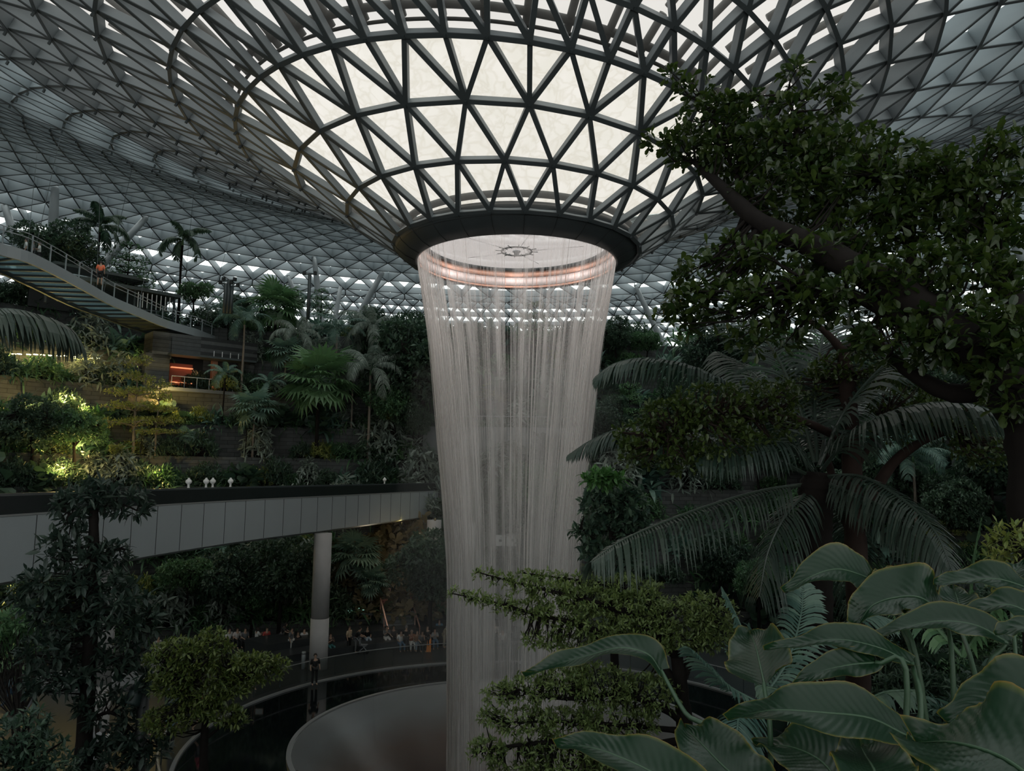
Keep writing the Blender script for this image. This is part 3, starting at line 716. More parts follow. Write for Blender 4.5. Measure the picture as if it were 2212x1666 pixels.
def p_palm(name, h, nf, fl_, mats, seed, kind='feather', ll=None, lw=.05, hang=.75, droop=1.7, lean=0, ring=False, trunk_r=.11):
    rg = random.Random(seed); e_ = empty(name, (0,0,0), None, 'palm')
    mt = MB(); z = np.linspace(0, h, 14); tr = trunk_r*(1.15-.35*z/h)+(.012*np.sin(z*14) if ring else 0)
    P = np.stack([lean*(z/h)**1.6*h, .03*np.sin(z), z], 1); mt.tube(P, tr, 9)
    mt.build('trunk', mats[0], e_, True)
    top = P[-1]
    if kind == 'feather':
        m_ = MB(); m_.tube(np.array([top, top+(0,0,.35), top+(0,0,.8)]), [trunk_r*.95, trunk_r*.8, .03], 9); m_.build('crownshaft', M['L_mid'], e_, True)
        top = top+np.array([0,0,.45])
    key = (kind, fl_, ll, lw, hang, droop, mats[1].name)
    if key not in PROTO_FR:
        v = []
        for q in range(3):
            if kind == 'feather': mm = frond_mesh(fl_, droop*(.8+.25*q), int(fl_*13), ll or fl_*.27, lw, hang, [1.15,.75,.25][q], q)
            else: mm = fan_mesh(fl_, fl_*.9, 15, q)
            me = mm.mesh('frond'); me.materials.append(mats[1]); v.append(me)
        PROTO_FR[key] = v
    for i in range(nf):
        me = PROTO_FR[key][i*3//nf if kind == 'feather' else i % 3]
        o = bpy.data.objects.new('frond' if kind == 'feather' else 'fan_leaf', me); COL.objects.link(o); o.parent = e_
        o.location = tuple(float(c) for c in top)
        tilt = 0 if kind == 'feather' else -(1.0-2.0*(i/nf))
        o.rotation_euler = (rg.uniform(-.2,.2), tilt+rg.uniform(-.15,.15), i*2.39996+rg.uniform(-.2,.2)); s_ = rg.uniform(.85,1.1); o.scale = (s_,s_,s_)
    return e_
# ================================================================== SKYTRAIN BRIDGE ACROSS THE LEFT SIDE
bpath = smooth_poly([(-17.6,-26,0),(-17.3,-16,0),(-16.6,-11,0),(-15.6,-2,0),(-14.2,5,0),(-12.0,12.5,0),(-8.6,25,0),(-5.5,35,0),(-1.5,47,0)], 12)
br = empty('rail_bridge', (-15,0,8.4), 'curved grey panelled rail bridge crossing the left side behind the waterfall', 'bridge')
B0 = np.array([-15,0,8.4]); tb = np.gradient(bpath, axis=0); tb /= np.linalg.norm(tb, axis=1)[:,None]; sb = np.cross(tb, (0,0,1.))
def sweep(prof, mat, name, pa=bpath, sb_=sb, parent=br, o0=B0, i0=0, i1=None):
    m_ = MB(); pa_ = pa[i0:i1]; s_ = sb_[i0:i1]; n_ = len(pa_); k_ = len(prof)
    V = np.stack([pa_+s_*x_+np.array([0,0,z_])-o0 for x_, z_ in prof], 1)
    i = np.arange(n_-1)[:,None]; j = np.arange(k_)[None,:]; j2 = (j+1) % k_
    m_.add(V.reshape(-1,3), [np.stack([i*k_+j, i*k_+j2, (i+1)*k_+j2, (i+1)*k_+j], -1).reshape(-1,4), np.arange(k_)[None,::-1], (np.arange(k_)+(n_-1)*k_)[None,:]])
    return m_.build(name, mat, parent)
sweep([(.1,8.35),(.1,10.45),(-.05,10.5),(-4.1,10.5),(-4.1,8.35),(-3.6,8.2),(-.3,8.2)], M['panel'], 'deck_girder')
sweep([(0.02,10.52),(0.02,11.12),(-.05,11.2),(-.45,11.2),(-.45,10.52)], M['parapet'], 'parapet')
sweep([(.12,10.46),(.12,10.52),(-.2,10.52),(-.2,10.46)], M['rim'], 'ledge_strip')
m = MB(); d_ = np.concatenate([[0], np.cumsum(np.linalg.norm(np.diff(bpath, axis=0), axis=1))])
for s_ in np.arange(1.0, d_[-1], 1.85):
    p = np.array([np.interp(s_, d_, bpath[:,i]) for i in range(3)]); q = np.array([np.interp(s_, d_, sb[:,i]) for i in range(3)])
    m = MB(); m.bar(p+q*.104+(0,0,8.37)-B0, p+q*.104+(0,0,10.45)-B0, .03, .012); m.build('panel_joint', M['black'], br)
# bridge columns
for px, py, r_, lb in ((687,1445,.56,'round concrete column under the rail bridge left of the waterfall'),(196,1640,.60,'round concrete column under the near left end of the rail bridge, behind the slim tree'),(938,1330,.6,'round concrete column under the rail bridge just left of the falling water')):
    p = hit_ground(px, py, fn=lambda x, y: 0.0)
    if px == 938: p = at(938,1130,64); p[2] = 0
    e_ = empty('concrete_column', p, lb, 'column', None)
    m = MB(); m.lathe([(0,0),(r_,0),(r_,3.05),(0,3.05)], 40); m.build('lower_drum', M['concrete'], e_, True)
    m = MB(); m.lathe([(0,3.08),(r_*.97,3.08),(r_*.97,8.22),(0,8.22)], 40); m.build('upper_shaft', M['concrete'], e_, True)
    for q in e_.children:
        for f_ in q.data.polygons: f_.use_smooth = abs(f_.normal.z) < .5
# small white lamps on the parapet
for i, (px, lb) in enumerate(((408,'leftmost'),(447,'second from left'),(459,'third from left'),(498,'fourth from left'),(832,'rightmost'))):
    best = None
    for q in range(len(bpath)-1):
        for t in (0,.25,.5,.75):
            p = bpath[q]*(1-t)+bpath[q+1]*t-(sb[q]*.22); d = p-CAM; fw = d[1]
            u = d[0]/d[1]; rr_ = ray(px, 1040); e2 = abs(u-rr_[0]/rr_[1])
            if d[1] > 5 and (best is None or e2 < best[0]): best = (e2, p)
    p = best[1].copy(); p[2] = 11.2
    e_ = empty('bollard_lamp', p, 'small white ball-headed bollard lamp on the black bridge parapet, %s of five' % lb, 'lamp', 'bollard lamps on the bridge parapet')
    m = MB(); m.lathe([(0,0),(.07,0),(.05,.03),(.05,.16),(.09,.2)], 12); m.build('post', M['white'], e_, True)
    m = MB(); m.lathe([(.09,.2),(.14,.26),(.14,.34),(.08,.40),(.05,.42),(.05,.47),(0,.48)], 14); m.build('lamp_head', M['white'], e_, True)
# ================================================================== FOOTBRIDGE AT THE TOP LEFT
def at_z(px, py, z):
    r_ = ray(px, py); return CAM+r_*((z-CAM[2])/r_[2])
FZ = 24.6
edge = [at_z(px, py, FZ) for px, py in ((-160,497),(-60,520),(0,545),(60,562),(120,590),(180,622),(240,655),(300,680),(360,705),(420,722),(452,734),(470,740))]
edge = [np.array(p) for p in edge]
fp = smooth_poly([p*np.array([1,1,0]) for p in edge], 4)
tf = np.gradient(fp, axis=0); tf /= np.linalg.norm(tf, axis=1)[:,None]; sf = np.cross((0,0,1.), tf); sf[:,2] = 0
F0 = np.array([fp[len(fp)//2][0], fp[len(fp)//2][1], 27.6])
fb = empty('footbridge', F0+np.array([0,0,FZ-27.6]), 'sloping steel and glass footbridge high at the upper left', 'footbridge')
sweep([(0,27.45),(0,28.15),(.16,28.15),(.16,27.45)], M['panel'], 'edge_beam', fp, sf, fb, F0)
sweep([(3.0,27.35),(3.0,27.9),(3.2,27.9),(3.2,27.35)], M['steel_dark'], 'edge_beam', fp, sf, fb, F0)
df_ = np.concatenate([[0], np.cumsum(np.linalg.norm(np.diff(fp, axis=0), axis=1))])
def fpt(s_): return np.array([np.interp(s_, df_, fp[:,i]) for i in range(3)]), np.array([np.interp(s_, df_, sf[:,i]) for i in range(3)])
s_ = 1.0; n_ = 0
m = MB(); total = df_[-1]
while s_ < total-.5:
    p, q = fpt(s_); m = MB(); m.bar(p+q*.1+(0,0,27.55)-F0, p+q*3.05+(0,0,27.55)-F0, .14 if s_ < total*.66 else .5, .14); s_ += 1.5; m.build('cross_beam', M['steel_dark'], fb)
s_ = 1.2
while s_ < total-1.6:
    p, q = fpt(s_); p2, q2 = fpt(s_+1.25); m_ = MB()
    V = [p+q*.2, p+q*2.95, p2+q2*2.95, p2+q2*.2]
    m_.add([v+(0,0,27.62)-F0 for v in V]+[v+(0,0,27.65)-F0 for v in V], [np.array([(0,1,2,3),(7,6,5,4),(0,4,5,1),(1,5,6,2),(2,6,7,3),(3,7,4,0)])])
    m_.build('floor_panel', M['floorglass'] if s_ < total*.66 else M['steel_dark'], fb); s_ += 1.5
for side in (0.08, 3.1):
    s_ = .6
    while s_ < total:
        p, q = fpt(s_); m_ = MB(); m_.bar(p+q*side+(0,0,27.9)-F0, p+q*side+(0,0,29.25)-F0, .07, .07); m_.build('railing_post', M['column'] if side < 1 else M['steel_dark'], fb); s_ += 2.0
    m_ = MB(); 
    for hz in (29.25, 28.98): m_.tube(np.array([a_+b_*side+(0,0,hz)-F0 for a_, b_ in zip(fp, sf)]), .03, 6)
    m_.build('handrail', M['column'], fb)
    m_ = MB(); V = np.concatenate([np.array([a_+b_*side+(0,0,z_)-F0 for a_, b_ in zip(fp, sf)]) for z_ in (28.2, 28.92)]); i = np.arange(len(fp)-1); k_ = len(fp)
    m_.add(V, [np.stack([i,i+1,i+1+k_,i+k_],1)]); m_.build('glass_panel', M['railglass'], fb)
for px, py, qx, qy in ((140,250,85,520),(82,310,62,520),(293,330,232,600),(335,480,300,640),(218,370,225,470),(420,400,395,690),(505,485,440,715)):
    p1 = hit_roof(px, py, 40); best = min(range(len(fp)), key=lambda i: abs((fp[i]-CAM)[0]/(fp[i]-CAM)[1]-ray(qx,qy)[0]/ray(qx,qy)[1]))
    m_ = MB(); m_.tube(np.array([p1-F0-(0,0,FZ-27.6), fp[best]+sf[best]*.08+(0,0,28.1)-F0]), .018, 5); m_.build('hanger_cable', M['steel_dark'], fb)
# ================================================================== TREE-LIKE ROOF COLUMNS
cols = [(120,388,104,690,.42,'thick upright roof column left of the dark palm at the upper left',None),
 (5,428,88,690,.38,'leaning roof column at the far left edge, crossing behind the footbridge',None),
 (327,458,112,690,.36,'roof column leaning right with its pinned head between the two dark palms',None),
 (131,470,128,560,.2,'short pale column just right of the thick upright roof column',None),
 (678,548,692,680,.34,'upright roof column above the left palm grove',None),
 (620,590,662,700,.30,'pale roof column leaning left above the left palm grove',None),
 (737,612,722,700,.30,'short pale roof column right of the upright one above the palms',None),
 (832,578,752,722,.38,'long roof column leaning right just left of the waterfall',None),
 (1370,612,1452,785,.34,'long roof column leaning left just right of the waterfall',None),
 (1500,735,1468,800,.34,'left one of the paired short columns seen under the big tree crown',None),
 (1520,735,1482,800,.30,'right one of the paired short columns seen under the big tree crown',None),
 (2150,440,2235,600,.5,'thick roof column at the right edge behind the big tree crown',None)]
for x1, y1, x0, y0, r_, lb, g_ in cols:
    top = hit_roof(x1, y1, 38) if y1 < 700 else at(x1, y1, 105)
    d = math.hypot(top[0]-CAM[0], top[1]-CAM[1])
    rb = ray(x0, y0); z_ = 26.0
    bot = at(x0, y0, d*.97)
    if x0 < 300: bot = at(x0, y0, min(d, 80))
    k_ = (26.0-top[2])/(bot[2]-top[2]) if abs(bot[2]-top[2]) > .5 else 1
    if 0 < k_ < 3 and math.hypot(bot[0], bot[1]) > 40: bot = top+(bot-top)*k_
    e_ = empty('roof_column', bot, lb, 'column')
    v = top-bot; P = np.array([(0,0,0), v*.06, v*.3, v*.7, v*.93, v*.955]); m = MB(); m.tube(P, np.array([.7,.9,1,1,.8,.45])*r_, 20); m.build('shaft', M['column'], e_, True)
    m = MB(); m.tube(np.array([v*.955, v*.975, v*.978, v*1.0]), np.array([.3,.3,.16,.14])*r_, 10)
    q = v*.965; m.tube(np.array([q+(-r_*.5,0,0), q+(r_*.5,0,0)]), r_*.45, 12); m.build('pin_joint', M['column'], e_)
# ================================================================== HILLSIDE PLANTING
def place_h(proto, ph_, px, ytop, ybase, label, cat, group=None, d=None, squeeze=1, rz=None):
    """stand a plant on the ground met at (px, ybase) so that its top shows at ytop"""
    p = hit_ground(px, ybase, 8) if d is None else at(px, ybase, d)
    if d is not None: p[2] = max(hgt(p[0], p[1]), 0) if hgt(p[0], p[1]) > 0 else 0
    dd = math.hypot(p[0]-CAM[0], p[1]-CAM[1]); zt = at(px, ytop, dd)[2]; s = max(.3, (zt-p[2])/ph_)
    return place(proto, p, rnd.uniform(0, 6.28) if rz is None else rz, (s*squeeze, s*squeeze, s), label, cat, group)
B_ = M['bark']; BP = M['bark_pale']
PR = {
 'round': p_round('broadleaf_tree', 6, 2.6, (B_, M['L_dark']), 1, .30),
 'round2': p_round('broadleaf_tree', 6, 2.2, (B_, M['L_mid']), 2, .26),
 'tier': p_tier('tiered_tree', 7, 2.6, (BP, M['L_yel']), 3, 5, .35, .2, 90),
 'tierg': p_tier('tiered_tree', 7, 2.8, (B_, M['L_mid']), 4, 4, .5, .2, 80),
 'col': p_round('slender_tree', 7, 1.2, (B_, M['L_yel']), 5, .22),
 'fea': p_palm('feather_palm', 7, 14, 3.7, (BP, M['L_blue']), 11),
 'fea2': p_palm('feather_palm', 7, 12, 4.3, (BP, M['L_grey']), 12, droop=2.1, hang=1.1, lw=.06),
 'ring': p_palm('areca_palm', 6, 9, 3.0, (M['bark'], M['L_blue']), 13, ring=True, trunk_r=.09, lw=.08),
 'dark': p_palm('areca_palm', 6.5, 10, 2.6, (M['bark'], M['L_dark']), 17, ring=True, trunk_r=.1, lw=.12, droop=1.9, hang=1.0),
 'fan': p_palm('fan_palm', 6, 34, 1.95, (B_, M['L_mid']), 14, 'fan', trunk_r=.14),
 'fanb': p_palm('fan_palm', 6, 28, 1.75, (BP, M['L_blue']), 15, 'fan', trunk_r=.12),
}
def cylp(n, r0, h): return None
SH = {
 'leafy_shrub': p_shrub('leafy_shrub', 1.0, 1.1, M['L_dark'], 6, .26, T_LAN, 190),
 'bright_shrub': p_shrub('bright_shrub', .9, .9, M['L_mid'], 6, .24, T_LAN, 170),
 'strap_leaf_plant': p_shrub('strap_leaf_plant', .75, .35, M['L_mid'], 7, .9, T_STR, 26, .9),
 'umbrella_leaf_shrub': p_shrub('umbrella_leaf_shrub', .9, 1.5, M['L_grey'], 8, .42, T_LAN, 70, 1.35),
 'broad_leaf_plant': p_shrub('broad_leaf_plant', .8, .8, M['L_dark'], 6, .75, T_SPN, 24, 1.1, wsc=1.5),
 'fern_clump': p_shrub('fern_clump', .6, .3, M['L_blue'], 9, 1.0, T_STW, 14, .8),
 'yellow_shrub': p_shrub('yellow_shrub', .8, .9, M['L_yel'], 6, .22, T_LAN, 150),
 'bronze_leaf_plant': p_shrub('bronze_leaf_plant', 1.0, 1.2, M['L_brown'], 6, .42, T_SPN, 60, 1.15, wsc=1.3),
}
SHN = {'leafy_shrub':'dense dark green leafy shrub','bright_shrub':'mid green leafy shrub','strap_leaf_plant':'strap-leaved green clump','umbrella_leaf_shrub':'grey-green shrub with whorled drooping leaves','broad_leaf_plant':'dark plant with broad oval leaves','fern_clump':'blue-green fern clump','yellow_shrub':'yellow-green leafy shrub','bronze_leaf_plant':'bronze broad-leaved plant'}
kinds = ['leafy_shrub']*5+['bright_shrub']*3+['strap_leaf_plant']*3+['umbrella_leaf_shrub']*2+['broad_leaf_plant']*2+['fern_clump']*2+['yellow_shrub']
STONE = [(335,480,780,850),(560,640,940,1000),(395,540,940,990),(890,1080,925,1050)]
def topx(p):
    d = p-CAM; fw = d[1]*math.cos(PITCH)+d[2]*math.sin(PITCH); up = -d[1]*math.sin(PITCH)+d[2]*math.cos(PITCH)
    return 1106+F_PX*d[0]/fw, 833-F_PX*up/fw
for nm, p0, p1, wh, step in (('left', 112, 216, 'on the left hillside terraces', 1.25), ('back', 74, 112, 'on the terraces behind the waterfall', 1.7), ('right', -22, 74, 'on the right hillside terraces', 3.6)):
    for q, (rw, zt) in enumerate(STEPS):
        a_ = p0
        while a_ < p1:
            ro_ = rw+off(a_)+RS.uniform(.35, 1.25 if q < 9 else 2.2); x, y = ro_*math.cos(R(a_)), ro_*math.sin(R(a_))
            a_ += math.degrees(step*RS.uniform(.7,1.3)/ro_)
            z = hgt(x, y); p = np.array([x, y, z-.1]); px, py = topx(p)
            if y < -30 or px < -60 or px > 2270: continue
            if any(s0 < px < s1 and y0 < py < y1+12 for s0, s1, y0, y1 in STONE) and RS.rand() < .8: continue
            k_ = kinds[RS.randint(len(kinds))]
            if nm != 'right' and 720 < px < 930 and 1150 < py < 1340: k_ = 'bronze_leaf_plant'
            if q == 0 and nm == 'left' and RS.rand() < .3: k_ = 'strap_leaf_plant'
            sc = RS.uniform(1.15, 1.9)*(1.25 if nm != 'left' else 1)
            place(SH[k_], p, RS.uniform(0,6.28), (sc, sc, sc*RS.uniform(.9,1.3)), SHN[k_]+' '+wh, 'shrub' if 'shrub' in k_ else 'plant', SHN[k_]+'s '+wh)
# --- undergrowth on the slope in front of the camera
for i in range(120):
    x, y = RS.uniform(-1, 20), RS.uniform(-31.5, -17)
    if i > 95: x = RS.uniform(-24, -14); y = RS.uniform(-22, -10)
    p = np.array([x, y, 10.4*sm(19, 34.5, math.hypot(x, y))]); px, py = topx(p+np.array([0,0,1.5]))
    if math.hypot(x, y) < 19.5 or px < -50 or px > 2260 or py > 1800: continue
    if i <= 95 and px < 1330: continue
    k_ = ['leafy_shrub','broad_leaf_plant','leafy_shrub','fern_clump','leafy_shrub'][i % 5]; sc = RS.uniform(.8, 1.4)
    place(SH[k_], p, RS.uniform(0,6.28), sc, SHN[k_]+(' on the shaded slope behind the foreground leaves' if i <= 95 else ' on the shaded slope at the lower left'), 'shrub' if 'shrub' in k_ else 'plant', SHN[k_]+('s on the near right slope' if i <= 95 else 's on the near left slope'))
# --- planted ground to the right of the pool
for i in range(75):
    a_ = RS.uniform(-42, 48); r_ = RS.uniform(21, 34.5); p = np.array([r_*math.cos(R(a_)), r_*math.sin(R(a_)), -.02]); px, py = topx(p+np.array([0,0,1]))
    if px > 2260 or px < 1300 or hgt(p[0], p[1]) > .5: continue
    k_ = ['leafy_shrub','broad_leaf_plant','leafy_shrub','fern_clump','bright_shrub'][i % 5]; sc = RS.uniform(1.3, 2.1)
    place(SH[k_], p, RS.uniform(0,6.28), sc, SHN[k_]+' on the level ground right of the pool', 'shrub' if 'shrub' in k_ else 'plant', SHN[k_]+'s right of the pool')
for i, (a_, r_, k_) in enumerate(((-30,23,'round'),(-18,25,'round2'),(-5,24,'round'),(8,26,'round2'),(20,24,'round'),(33,25,'round'),(-24,30,'round2'),(0,31,'round'),(16,31,'round'),(42,30,'round2'))):
    place(PR[k_], (r_*math.cos(R(a_)), r_*math.sin(R(a_)), 0), i, RS.uniform(.8,1.15), 'dark leafy tree on the level ground right of the pool', 'tree', 'trees on the level ground right of the pool')
# --- palms of the left grove
def PL(key, px, yt, yb, label, cat='palm', **k): place_h(PR[key], {'round':6,'round2':6,'tier':7.2,'tierg':7.2,'col':7,'fea':8.6,'fea2':8.4,'ring':7.3,'dark':8.0,'fan':7.6,'fanb':7.4}[key], px, yt, yb, label, cat, **k)
PL('fan', 590, 625, 800, 'tall bushy fan palm, topmost of the left grove below the roof columns')
PL('fea', 521, 668, 850, 'feather palm just right of the footbridge end, with hanging yellowed fronds')
PL('ring', 487, 655, 830, 'slim palm touching the far end of the footbridge')
PL('fea2', 636, 705, 880, 'large grey-green feather palm with drooping fronds above the big fan palm, left one')
PL('fea', 722, 690, 890, 'large feather palm with an upright green spear right of centre of the left grove')
PL('fea2', 800, 690, 870, 'feather palm at the right of the left grove, nearest the long leaning column')
PL('fan', 682, 775, 1010, 'big round-headed fan palm in the middle of the left grove')
PL('fea2', 757, 785, 975, 'grey-fronded palm with a straight pale trunk, left of a pair')
PL('fea2', 793, 775, 1042, 'grey-fronded palm with a tall pale trunk, right of a pair')
PL('ring', 478, 795, 955, 'ringed-trunk palm in front of the lit restaurant front')
PL('ring', 575, 815, 965, 'small ringed palm between the restaurant front and the big fan palm')
PL('fanb', 545, 850, 990, 'small fan palm below the restaurant terrace')
PL('ring', 527, 910, 1046, 'palm with a banded green trunk low behind the bridge parapet')
PL('fea', 847, 765, 930, 'feather palm beside the waterfall with arching grey fronds')
PL('fanb', 612, 735, 900, 'half hidden fan palm behind the drooping feather palms')
PL('ring', 660, 640, 760, 'slim palm on the skyline between two roof columns')
PL('dark', 200, 458, 705, 'dark drooping palm on the upper deck, left of the leaning roof column')
PL('dark', 383, 490, 708, 'dark drooping palm on the upper deck, rising above the footbridge middle')
PL('tierg', 268, 525, 700, 'dark tiered tree on the upper deck between the two dark palms', 'tree')
PL('round', 110, 478, 705, 'dark leafy tree on the upper deck behind the thick roof column', 'tree')
PL('round2', 413, 604, 722, 'dense round green tree on the upper deck behind the footbridge railing', 'tree')
PL('round', 40, 600, 706, 'dark tree on the upper deck under the footbridge at the left edge', 'tree')
PL('round', 512, 640, 745, 'dark round tree on the upper deck beside the speaker masts', 'tree')
PL('tierg', 690, 625, 770, 'flat-topped tree on the skyline by the upright roof column', 'tree')
PL('round2', 610, 618, 770, 'bushy tree crown behind the tallest fan palm', 'tree')
PL('round', 800, 672, 850, 'wide dark tree crown on the skyline left of the leaning column foot', 'tree')
PL('round', 862, 680, 900, 'dark rounded tree against the glass just left of the waterfall', 'tree')
PL('round', 905, 700, 1000, 'dark tree partly behind the left edge of the falling water', 'tree')
PL('round2', 850, 830, 1010, 'mid green tree left of the waterfall above the yellow-green slender tree', 'tree')
PL('col', 843, 885, 1046, 'slender yellow-green tree behind the parapet left of the waterfall', 'tree')
PL('round', 890, 870, 1044, 'dark whorled-leaf tree right of the slender yellow-green tree', 'tree')
PL('tier', 285, 775, 1010, 'tiered yellow-green tree lit by the wall lights on the left hillside', 'tree')
PL('tier', 335, 830, 985, 'smaller tiered tree in front of the warm stone pillar', 'tree')
PL('col', 245, 960, 1050, 'low yellow-green tree behind the parapet above the slim near tree', 'tree')
PL('round', 60, 860, 1050, 'dark leafy tree at the far left of the hillside', 'tree')
PL('round2', 155, 880, 1050, 'leafy tree among the yellow uplights on the left hillside', 'tree')
PL('fea', 70, 890, 1020, 'palm at the far left of the hillside, half in shade')
PL('ring', 300, 935, 1040, 'young palm with two spreading fronds under the tiered yellow-green tree')
PL('fanb', 395, 960, 1046, 'low fan palm behind the parapet right of the tiered tree')
# --- under the bridge
PL('round', 930, 1155, 1400, 'dark conical tree left of the falling water under the bridge', 'tree')
PL('fanb', 800, 1235, 1370, 'ribbed broad-fan palm in the warm-lit bed left of the waterfall')
PL('fanb', 765, 1165, 1330, 'large ribbed fan palm at the top of the warm-lit bed under the bridge')
PL('round', 600, 1170, 1390, 'dark tree under the bridge left of the middle concrete column', 'tree')
PL('fan', 590, 1200, 1370, 'dark big-leaved fan palm under the bridge left of the middle concrete column')
PL('round', 480, 1190, 1385, 'dark tree under the bridge, second clump from the middle column', 'tree')
PL('round2', 400, 1200, 1390, 'leafy tree under the bridge behind the yellow-green near canopy', 'tree')
PL('round', 60, 1235, 1400, 'dark tree under the bridge at the far left', 'tree')
PL('round2', 540, 1250, 1385, 'mid green shrub-like tree under the bridge', 'tree')
# --- behind the water and to its right
for i, (k_, px, yt, yb, lb) in enumerate((
 ('round',1010,700,860,'dark tree seen through the left half of the falling water'),('tierg',1155,655,830,'open-branched tree seen through the middle of the falling water'),
 ('round',1240,700,860,'dark tree seen through the right half of the falling water'),('round',1330,690,860,'dark tree just right of the falling water on the skyline'),
 ('round2',1400,715,850,'round green tree right of the waterfall at the foot of the leaning column'),('tierg',1360,830,1000,'layered tree between the two long palm fronds right of the waterfall'),
 ('round',1320,860,1040,'dark hillside tree right behind the falling water edge'),('round',1120,1080,1330,'misty tree seen through the lower falling water, left'),
 ('round2',1190,1000,1300,'misty tree seen through the lower falling water, right'),('fan',1060,1180,1350,'misty fan palm seen through the lower falling water'),
 ('round',1480,820,1010,'dark tree behind the leafy branch right of the waterfall'),('round',1640,940,1100,'dark tree behind the coconut palm crown'),
 ('round2',1700,1050,1250,'mid green tree behind the coconut palm trunk'),('fea',1985,950,1250,'palm with a pale trunk on the right hillside'),
 ('ring',1950,960,1230,'slim palm on the right hillside, left of the pale-trunked palm'),('round',2060,1030,1250,'dark tree on the right hillside below the orange window'),
 ('round',2150,930,1200,'dark tree at the right edge of the hillside'),('tier',2050,1080,1260,'layered yellowish tree on the right hillside'),
 ('round',1760,900,1150,'dark tree deep behind the big trunks'),('round',1900,980,1240,'dark tree between the forked trunk and the pale palm'),
 ('round',1560,1150,1330,'dark tree beneath the long fallen palm frond'),('round2',1640,1200,1380,'leafy tree behind the foreground leaves, centre right'),
 ('round',2000,760,960,'dark tree filling the gap behind the big crown, right'),('round',1850,760,960,'dark tree filling the gap behind the big crown, middle'),
 ('round',2150,740,960,'dark tree filling the gap behind the big crown, far right'),('fea',2110,560,760,'grey-fronded palm behind the big crown at the right'),
 ('round',1560,700,900,'dark tree behind the upright coconut fronds'))):
    PL(k_, px, yt, yb, lb, 'palm' if k_ in ('fan','fea','ring') else 'tree')
# ================================================================== NEAR TREES ON THE RIGHT
def pts(*l): return [at(*p) for p in l]
def bl(px, py, rx, ry, d, rz=None):
    """ellipsoid of foliage: centre at pixel px,py and range d, radii given in pixels at that range"""
    k_ = d/F_PX; return (at(px, py, d), rx*k_, (rz if rz else (rx+ry)/2*k_*1.1), ry*k_)
big_l = [(pts((2330,1500,9.2),(2260,1150,9.2),(2235,930,9.3),(2170,830,9.1),(2080,735,8.9),(1970,650,8.8),(1850,580,8.9),(1720,515,9.2),(1635,475,9.6),(1560,405,10.1),(1500,350,10.8)), [.34,.30,.26,.21,.18,.15,.12,.09,.04]),
 (pts((2170,830,9.4),(2060,760,9.0),(1960,700,8.8),(1850,640,8.8),(1740,600,8.9)), [.16,.11,.07,.03]),
 (pts((2235,930,9.3),(2200,700,9.6),(2150,520,9.8),(2080,400,10)), [.2,.13,.08,.03]),
 (pts((1850,580,10.0),(1800,470,10.2),(1740,330,10.3),(1700,200,10.4)), [.09,.06,.04,.015]),
 (pts((1635,475,10.5),(1570,330,10.6),(1520,220,10.7)), [.06,.04,.015]),
 (pts((1970,650,9.8),(1960,500,9.9),(1900,380,10)), [.09,.05,.02]),
 (pts((2170,830,9.4),(2060,850,9.3),(1960,800,9.3),(1870,730,9.4)), [.12,.09,.05])]
big_b = [bl(1545,265,80,50,10.7),bl(1500,195,40,26,10.8),bl(1450,165,22,12,10.9),bl(1425,300,34,20,10.9),bl(1480,320,60,35,10.8),bl(1600,330,110,50,10.6),bl(1700,330,120,60,10.4),bl(1620,250,70,40,10.6),
 bl(1745,235,75,26,10.3),bl(1715,165,22,28,10.3),bl(1800,185,40,14,10.3),bl(1835,215,26,12,10.3),bl(1820,330,100,50,10.2),bl(1920,350,90,45,10.0),bl(1880,420,150,60,9.9),bl(1720,420,150,60,10.3),
 bl(2030,390,90,45,9.8),bl(2110,350,70,26,9.8),bl(2175,310,50,20,9.8),bl(2120,420,80,55,9.7),bl(2010,470,110,55,9.7),bl(1880,500,120,50,9.6),
 bl(1730,560,150,45,9.3),bl(1600,545,80,36,9.8),bl(1520,590,60,30,9.7),bl(1490,655,60,34,9.4),bl(1450,700,48,28,9.4),bl(1560,650,90,40,9.2),bl(1700,650,120,45,8.9),bl(1840,650,120,50,8.8),
 bl(1960,600,110,55,8.9),bl(2080,600,90,55,9.0),bl(2160,560,60,50,9.2),bl(2080,720,120,60,8.7),bl(2180,700,60,70,8.8),bl(1950,740,120,40,8.8),bl(2190,830,60,60,8.6),bl(2130,500,70,45,9.5),bl(1650,735,90,28,8.9)]
tree('large_broadleaf_tree', big_l, big_b, 360, 7, .150, T_SPN, (M['bark'], M['L_olive']), 'large spreading tree with thick dark limbs and glossy spoon leaves filling the upper right', 'tree', None, 3, 1.15, .010, loc=at(2330,1500,9.2))
